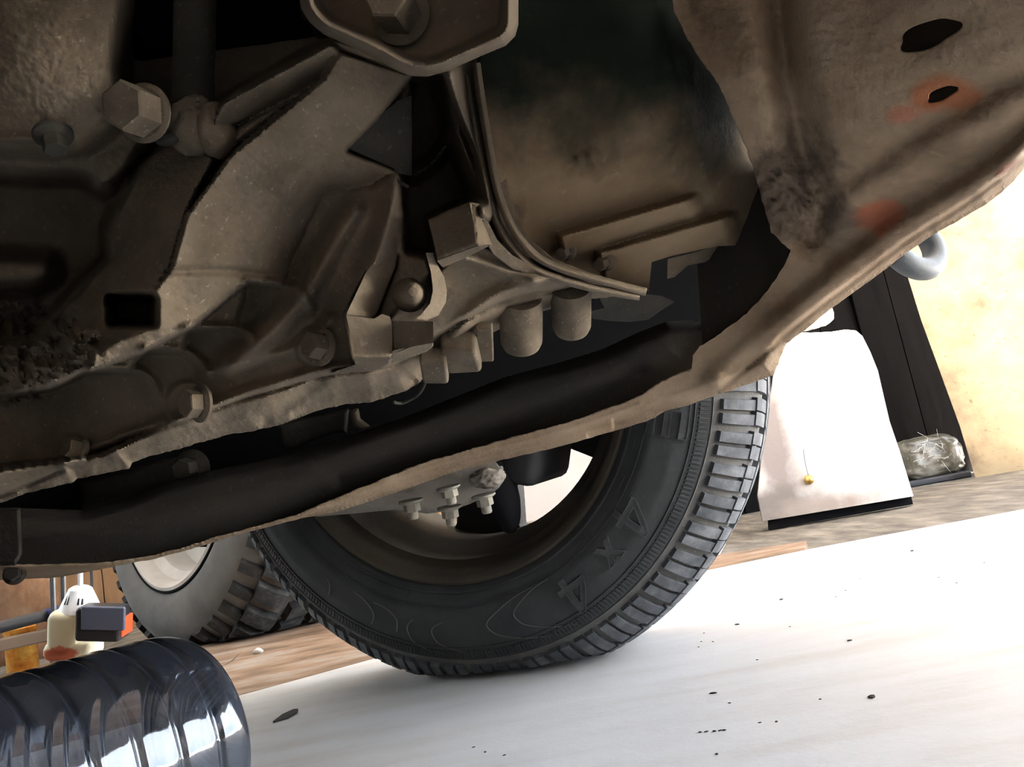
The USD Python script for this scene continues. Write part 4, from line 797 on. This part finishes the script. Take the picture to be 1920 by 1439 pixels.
# bulge at the corner where the side rail meets the front
S.ridge([(1350, 722), (1400, 712), (1455, 690)], .008, 14)
def ell(cx, cy, a, b, ang, n=40, wob=.08):
    g = np.linspace(0, 2 * np.pi, n, endpoint=False); r = 1 + wob * np.sin(3 * g + 1) + wob * .6 * np.sin(5 * g); ca, sa = math.cos(ang), math.sin(ang)
    return [(cx + r_ * (a * math.cos(q) * ca - b * math.sin(q) * sa), cy + r_ * (a * math.cos(q) * sa + b * math.sin(q) * ca)) for q, r_ in zip(g, r)]
h1, h2 = ell(1742, 65, 60, 24, -.38), ell(1766, 176, 30, 11, -.42)
for c, a, b in (((1742, 65), 60, 24), ((1766, 176), 30, 11)):
    u = (X - c[0]) * math.cos(-.4) + (Y - c[1]) * math.sin(-.4); w_ = -(X - c[0]) * math.sin(-.4) + (Y - c[1]) * math.cos(-.4); S.D += .004 * np.exp(-((u / a) ** 2 + (w_ / b) ** 2) * .6)
fr = part('front_frame', S.mesh(frame_out, .004, holes=(h1, h2)), 'rust_frame', car, 'rusty brown pressed front frame and side rail lip', smooth=50)
FRD = S
def fdep(x, y): return float(FRD.D[int(round((y - FRD.Y[0, 0]) / 3)), int(round((x - FRD.X[0, 0]) / 3))])
web = [(x, y) for x, y in inner if x > 1300 and y < 700]; wp = spline(np.array(web, float), 60); wd = np.array([fdep(x, y) for x, y in wp])
A_ = P(wp[:, 0] + 5, wp[:, 1] + 2, wd + .004); B_ = A_ + np.array([.012, .0, .075]); n_ = len(A_)
ww = np.vstack([A_, B_, A_ + [.004, 0, 0], B_ + [.004, 0, 0]]); ff = []
for i in range(n_ - 1):
    for o1, o2 in ((0, n_), (2 * n_, 3 * n_), (0, 2 * n_), (n_, 3 * n_)): ff += [[o1 + i, o1 + i + 1, o2 + i + 1], [o1 + i, o2 + i + 1, o2 + i]]
part('added_frame_web', trimesh.Trimesh(ww, ff, process=False), 'beam_dark', fr, smooth=30)  # web added along the frame edge to shade the oil pan
part('cavity_backing', S.mesh([(1500, -74), (1985, -74), (1985, 250), (1900, 300), (1700, 440), (1560, 500), (1500, 300)], .0, back=False).apply_translation(ray(np.array(1742.), np.array(65.)) * .06), 'black_void', fr, smooth=30)  # black sheet added behind the holes, shade of the hollow as colour
# dark web of the side rail
rail = [(-450, 950), (40, 953), (150, 957), (230, 936), (300, 909), (380, 886), (480, 866), (530, 855), (600, 835), (690, 805), (760, 782), (850, 746), (950, 706), (1050, 680), (1130, 655), (1200, 622), (1250, 603), (1330, 598), (1395, 580), (1440, 545), (1400, 592), (1352, 630), (1312, 655), (1300, 692), (1240, 718), (1200, 746), (1060, 798), (800, 871), (640, 935), (560, 968), (380, 1019), (290, 1046), (200, 1058), (0, 1064), (-450, 1066)]
S = Sheet(-460, 530, 1450, 1080, 4.0)
S.D = FRAME_D(np.stack([S.X.ravel(), S.Y.ravel()], 1)).reshape(S.X.shape)
bot = [(x, y) for x, y in inner if y > 540][::1]; q = S.dist(bot); S.D = S.D + .002 * 0 + .018 + .008 * np.exp(-((q - 60) / 30) ** 2) * -1
topd = S.dist([p_ for p_ in rail[:18]]); S.D += .02 * np.clip(1 - topd / 26, 0, 1) ** 2
S.ridge([(640, 900), (800, 855), (950, 800), (1100, 740), (1200, 690)], -.006, 10)
part('side_rail', S.mesh(rail, .045), 'beam_dark', car, 'dark brown side rail of the front frame', smooth=50)
chunk([(-60, 955), (38, 952), (42, 1040), (30, 1060), (-60, 1062)], .585, .03, 'beam_dark', 'rail_gusset', car, bevel=.004)
bolt((20, 1074), (28, 1078), .60, .008, px(15, .6), .01, flange=1.3, fh=.4, matn='beam_dark', parent=car, name='rail_bolt')
# dim pieces seen between gearbox and rail
bolt((338, 882), (362, 877), .66, .02, px(20, .66), .02, flange=1.7, fh=.3, matn='cast_dark', parent=car, name='link_bolt', label='dim hexagon bolt above the side rail')
chunk([(150, 905), (300, 862), (355, 855), (372, 905), (230, 940), (150, 958)], .70, .03, 'beam_dark', 'rear_bracket', car, bevel=.004)
chunk([(520, 795), (545, 788), (640, 770), (655, 765), (650, 815), (640, 812), (620, 815), (600, 822), (545, 848), (528, 840)], .66, .02, 'cast_dark', 'dim_bracket', car, bevel=.004)
chunk([(655, 770), (672, 765), (676, 785), (695, 799), (676, 808), (662, 800)], .64, .012, 'cast_dust', 'dim_bracket', car, bevel=.006)
chunk([(1122, 556), (1180, 548), (1240, 555), (1266, 566), (1240, 582), (1215, 600), (1180, 604), (1140, 602), (1110, 598), (1108, 584), (1134, 578)], 0, .02, 'cast_dark', 'cast_foot', car, dfun=lin((1110, 590, .50), (1260, 566, .52), (1180, 603, .525)))
chunk([(1252, 486), (1300, 474), (1358, 457), (1345, 478), (1322, 492), (1290, 498), (1265, 520), (1251, 523)], 0, .008, 'cast_dust', 'torn_shield', car, dfun=lin((1252, 486, .50), (1358, 457, .54), (1255, 520, .52)))

# ------------------------------------------------------------------ car: lower control arm with four nuts, ball joint, tow ring
arm = [(555, 966), (640, 938), (700, 915), (800, 875), (880, 855), (925, 862), (942, 880), (946, 900), (935, 916), (915, 930), (880, 946), (845, 958), (800, 964), (762, 957), (740, 956), (680, 962), (600, 969)]
S = Sheet(545, 845, 955, 975, 2.5); S.D = lin((600, 930, .66), (800, 880, .655), (760, 960, .715))(S.X, S.Y)
S.D += .012 * np.clip(1 - S.dist(arm[10:]) / 14, 0, 1) ** 2
ca = part('control_arm', S.mesh(arm, .02), 'arm_grey', car, 'pale grey lower control arm plate', smooth=45)
bj = trimesh.creation.icosphere(4, 1.0); v = bj.vertices * [.0145, .015, .0105]; v *= (1 + .55 * (meshkit.fbm(bj.vertices * 2 + 1, 3) - .5))[:, None]; bj.vertices = v + P(914, 893, .685); part('ball_joint', bj, 'arm_grey', ca, smooth=60)
for (x0, y0), (x1, y1), d in (((770, 938), (776, 974), .675), ((840, 913), (848, 946), .665), ((842, 950), (847, 986), .69), ((906, 928), (914, 963), .68)):
    a, b = P(float(x0), float(y0), d), P(float(x1), float(y1), d); ax = unit(b - a); L = np.linalg.norm(b - a); r = px(16, d)
    nut = place(hexbolt(r, L * .42, r * 1.45, L * .20), a, ax, RT); stud = place(lathe([(0, L * .5), (r * .62, L * .5), (r * .62, L * .92), (r * .5, L), (0, L)], 20), a, ax)
    n_ = part('nut', nut, 'nut_grey', ca, 'grey flange nut on the control arm', smooth=25); part('stud', stud, 'nut_grey', n_, smooth=30)
th = np.linspace(0, 2 * np.pi, 49); tc = P(1706, 455, .92); tn = unit([.45, -.85, .22]); fr_ = frame(tn)
part('tow_ring', tube(tc + .0343 * (np.cos(th)[:, None] * fr_[:, 0] * 1.05 + np.sin(th)[:, None] * fr_[:, 1] * 1.1), .0132, 20, caps=False), 'hook_grey', car, 'blue-grey round tow ring', smooth=True)
part('tow_shank', tube([tc + [-.008, 0, .036], tc + [-.02, .0, .10]], .0115, 14), 'hook_grey', car)

# ------------------------------------------------------------------ car: what closes it above (shades the underside as the real body does)
part('floor_pan', box((-3.0, -.80, .62), (.42, .78, .64)), 'beam_dark', car, smooth=False)
part('added_wing_filler', prism(onplane(np.array([-260., 0, 280, 560, 900, 1130, 1290, 1360, 1360, -260]), np.array([1015., 1005, 985, 905, 800, 720, 655, 600, 250, 250]), np.array([0, .70, 0]), np.array([0, 1.0, 0])), .012, np.array([0, 1.0, 0])), 'black_void', car, smooth=False)  # black filler added so the gap above the rail stays dark
part('added_light_block', box((.37, -.78, .45), (.39, .62, .63)), 'black_void', car, smooth=False)  # unseen plate added to keep daylight off the oil pan
part('engine_block', rbox((.55, .34, .24), .03).apply_translation((-.02, .50, .62)), 'black_void', car)
part('body_side', box((-3.0, .93, .30), (-.55, .97, 1.0)), 'beam_dark', car, smooth=False); part('body_side', box((-3.0, -.97, .26), (-.55, -.93, 1.0)), 'beam_dark', car, smooth=False)
part('body_side', box((-.55, .93, .70), (.45, .97, 1.0)), 'beam_dark', car, smooth=False); part('body_side', box((-.55, -.97, .70), (.45, -.93, 1.0)), 'beam_dark', car, smooth=False)
part('bonnet', box((-3.0, -.95, .98), (.50, .95, 1.0)), 'beam_dark', car, smooth=False)
part('bumper', rbox((.14, 1.84, .28), .04).apply_translation((.44, 0, .61)), 'black_plastic', car)
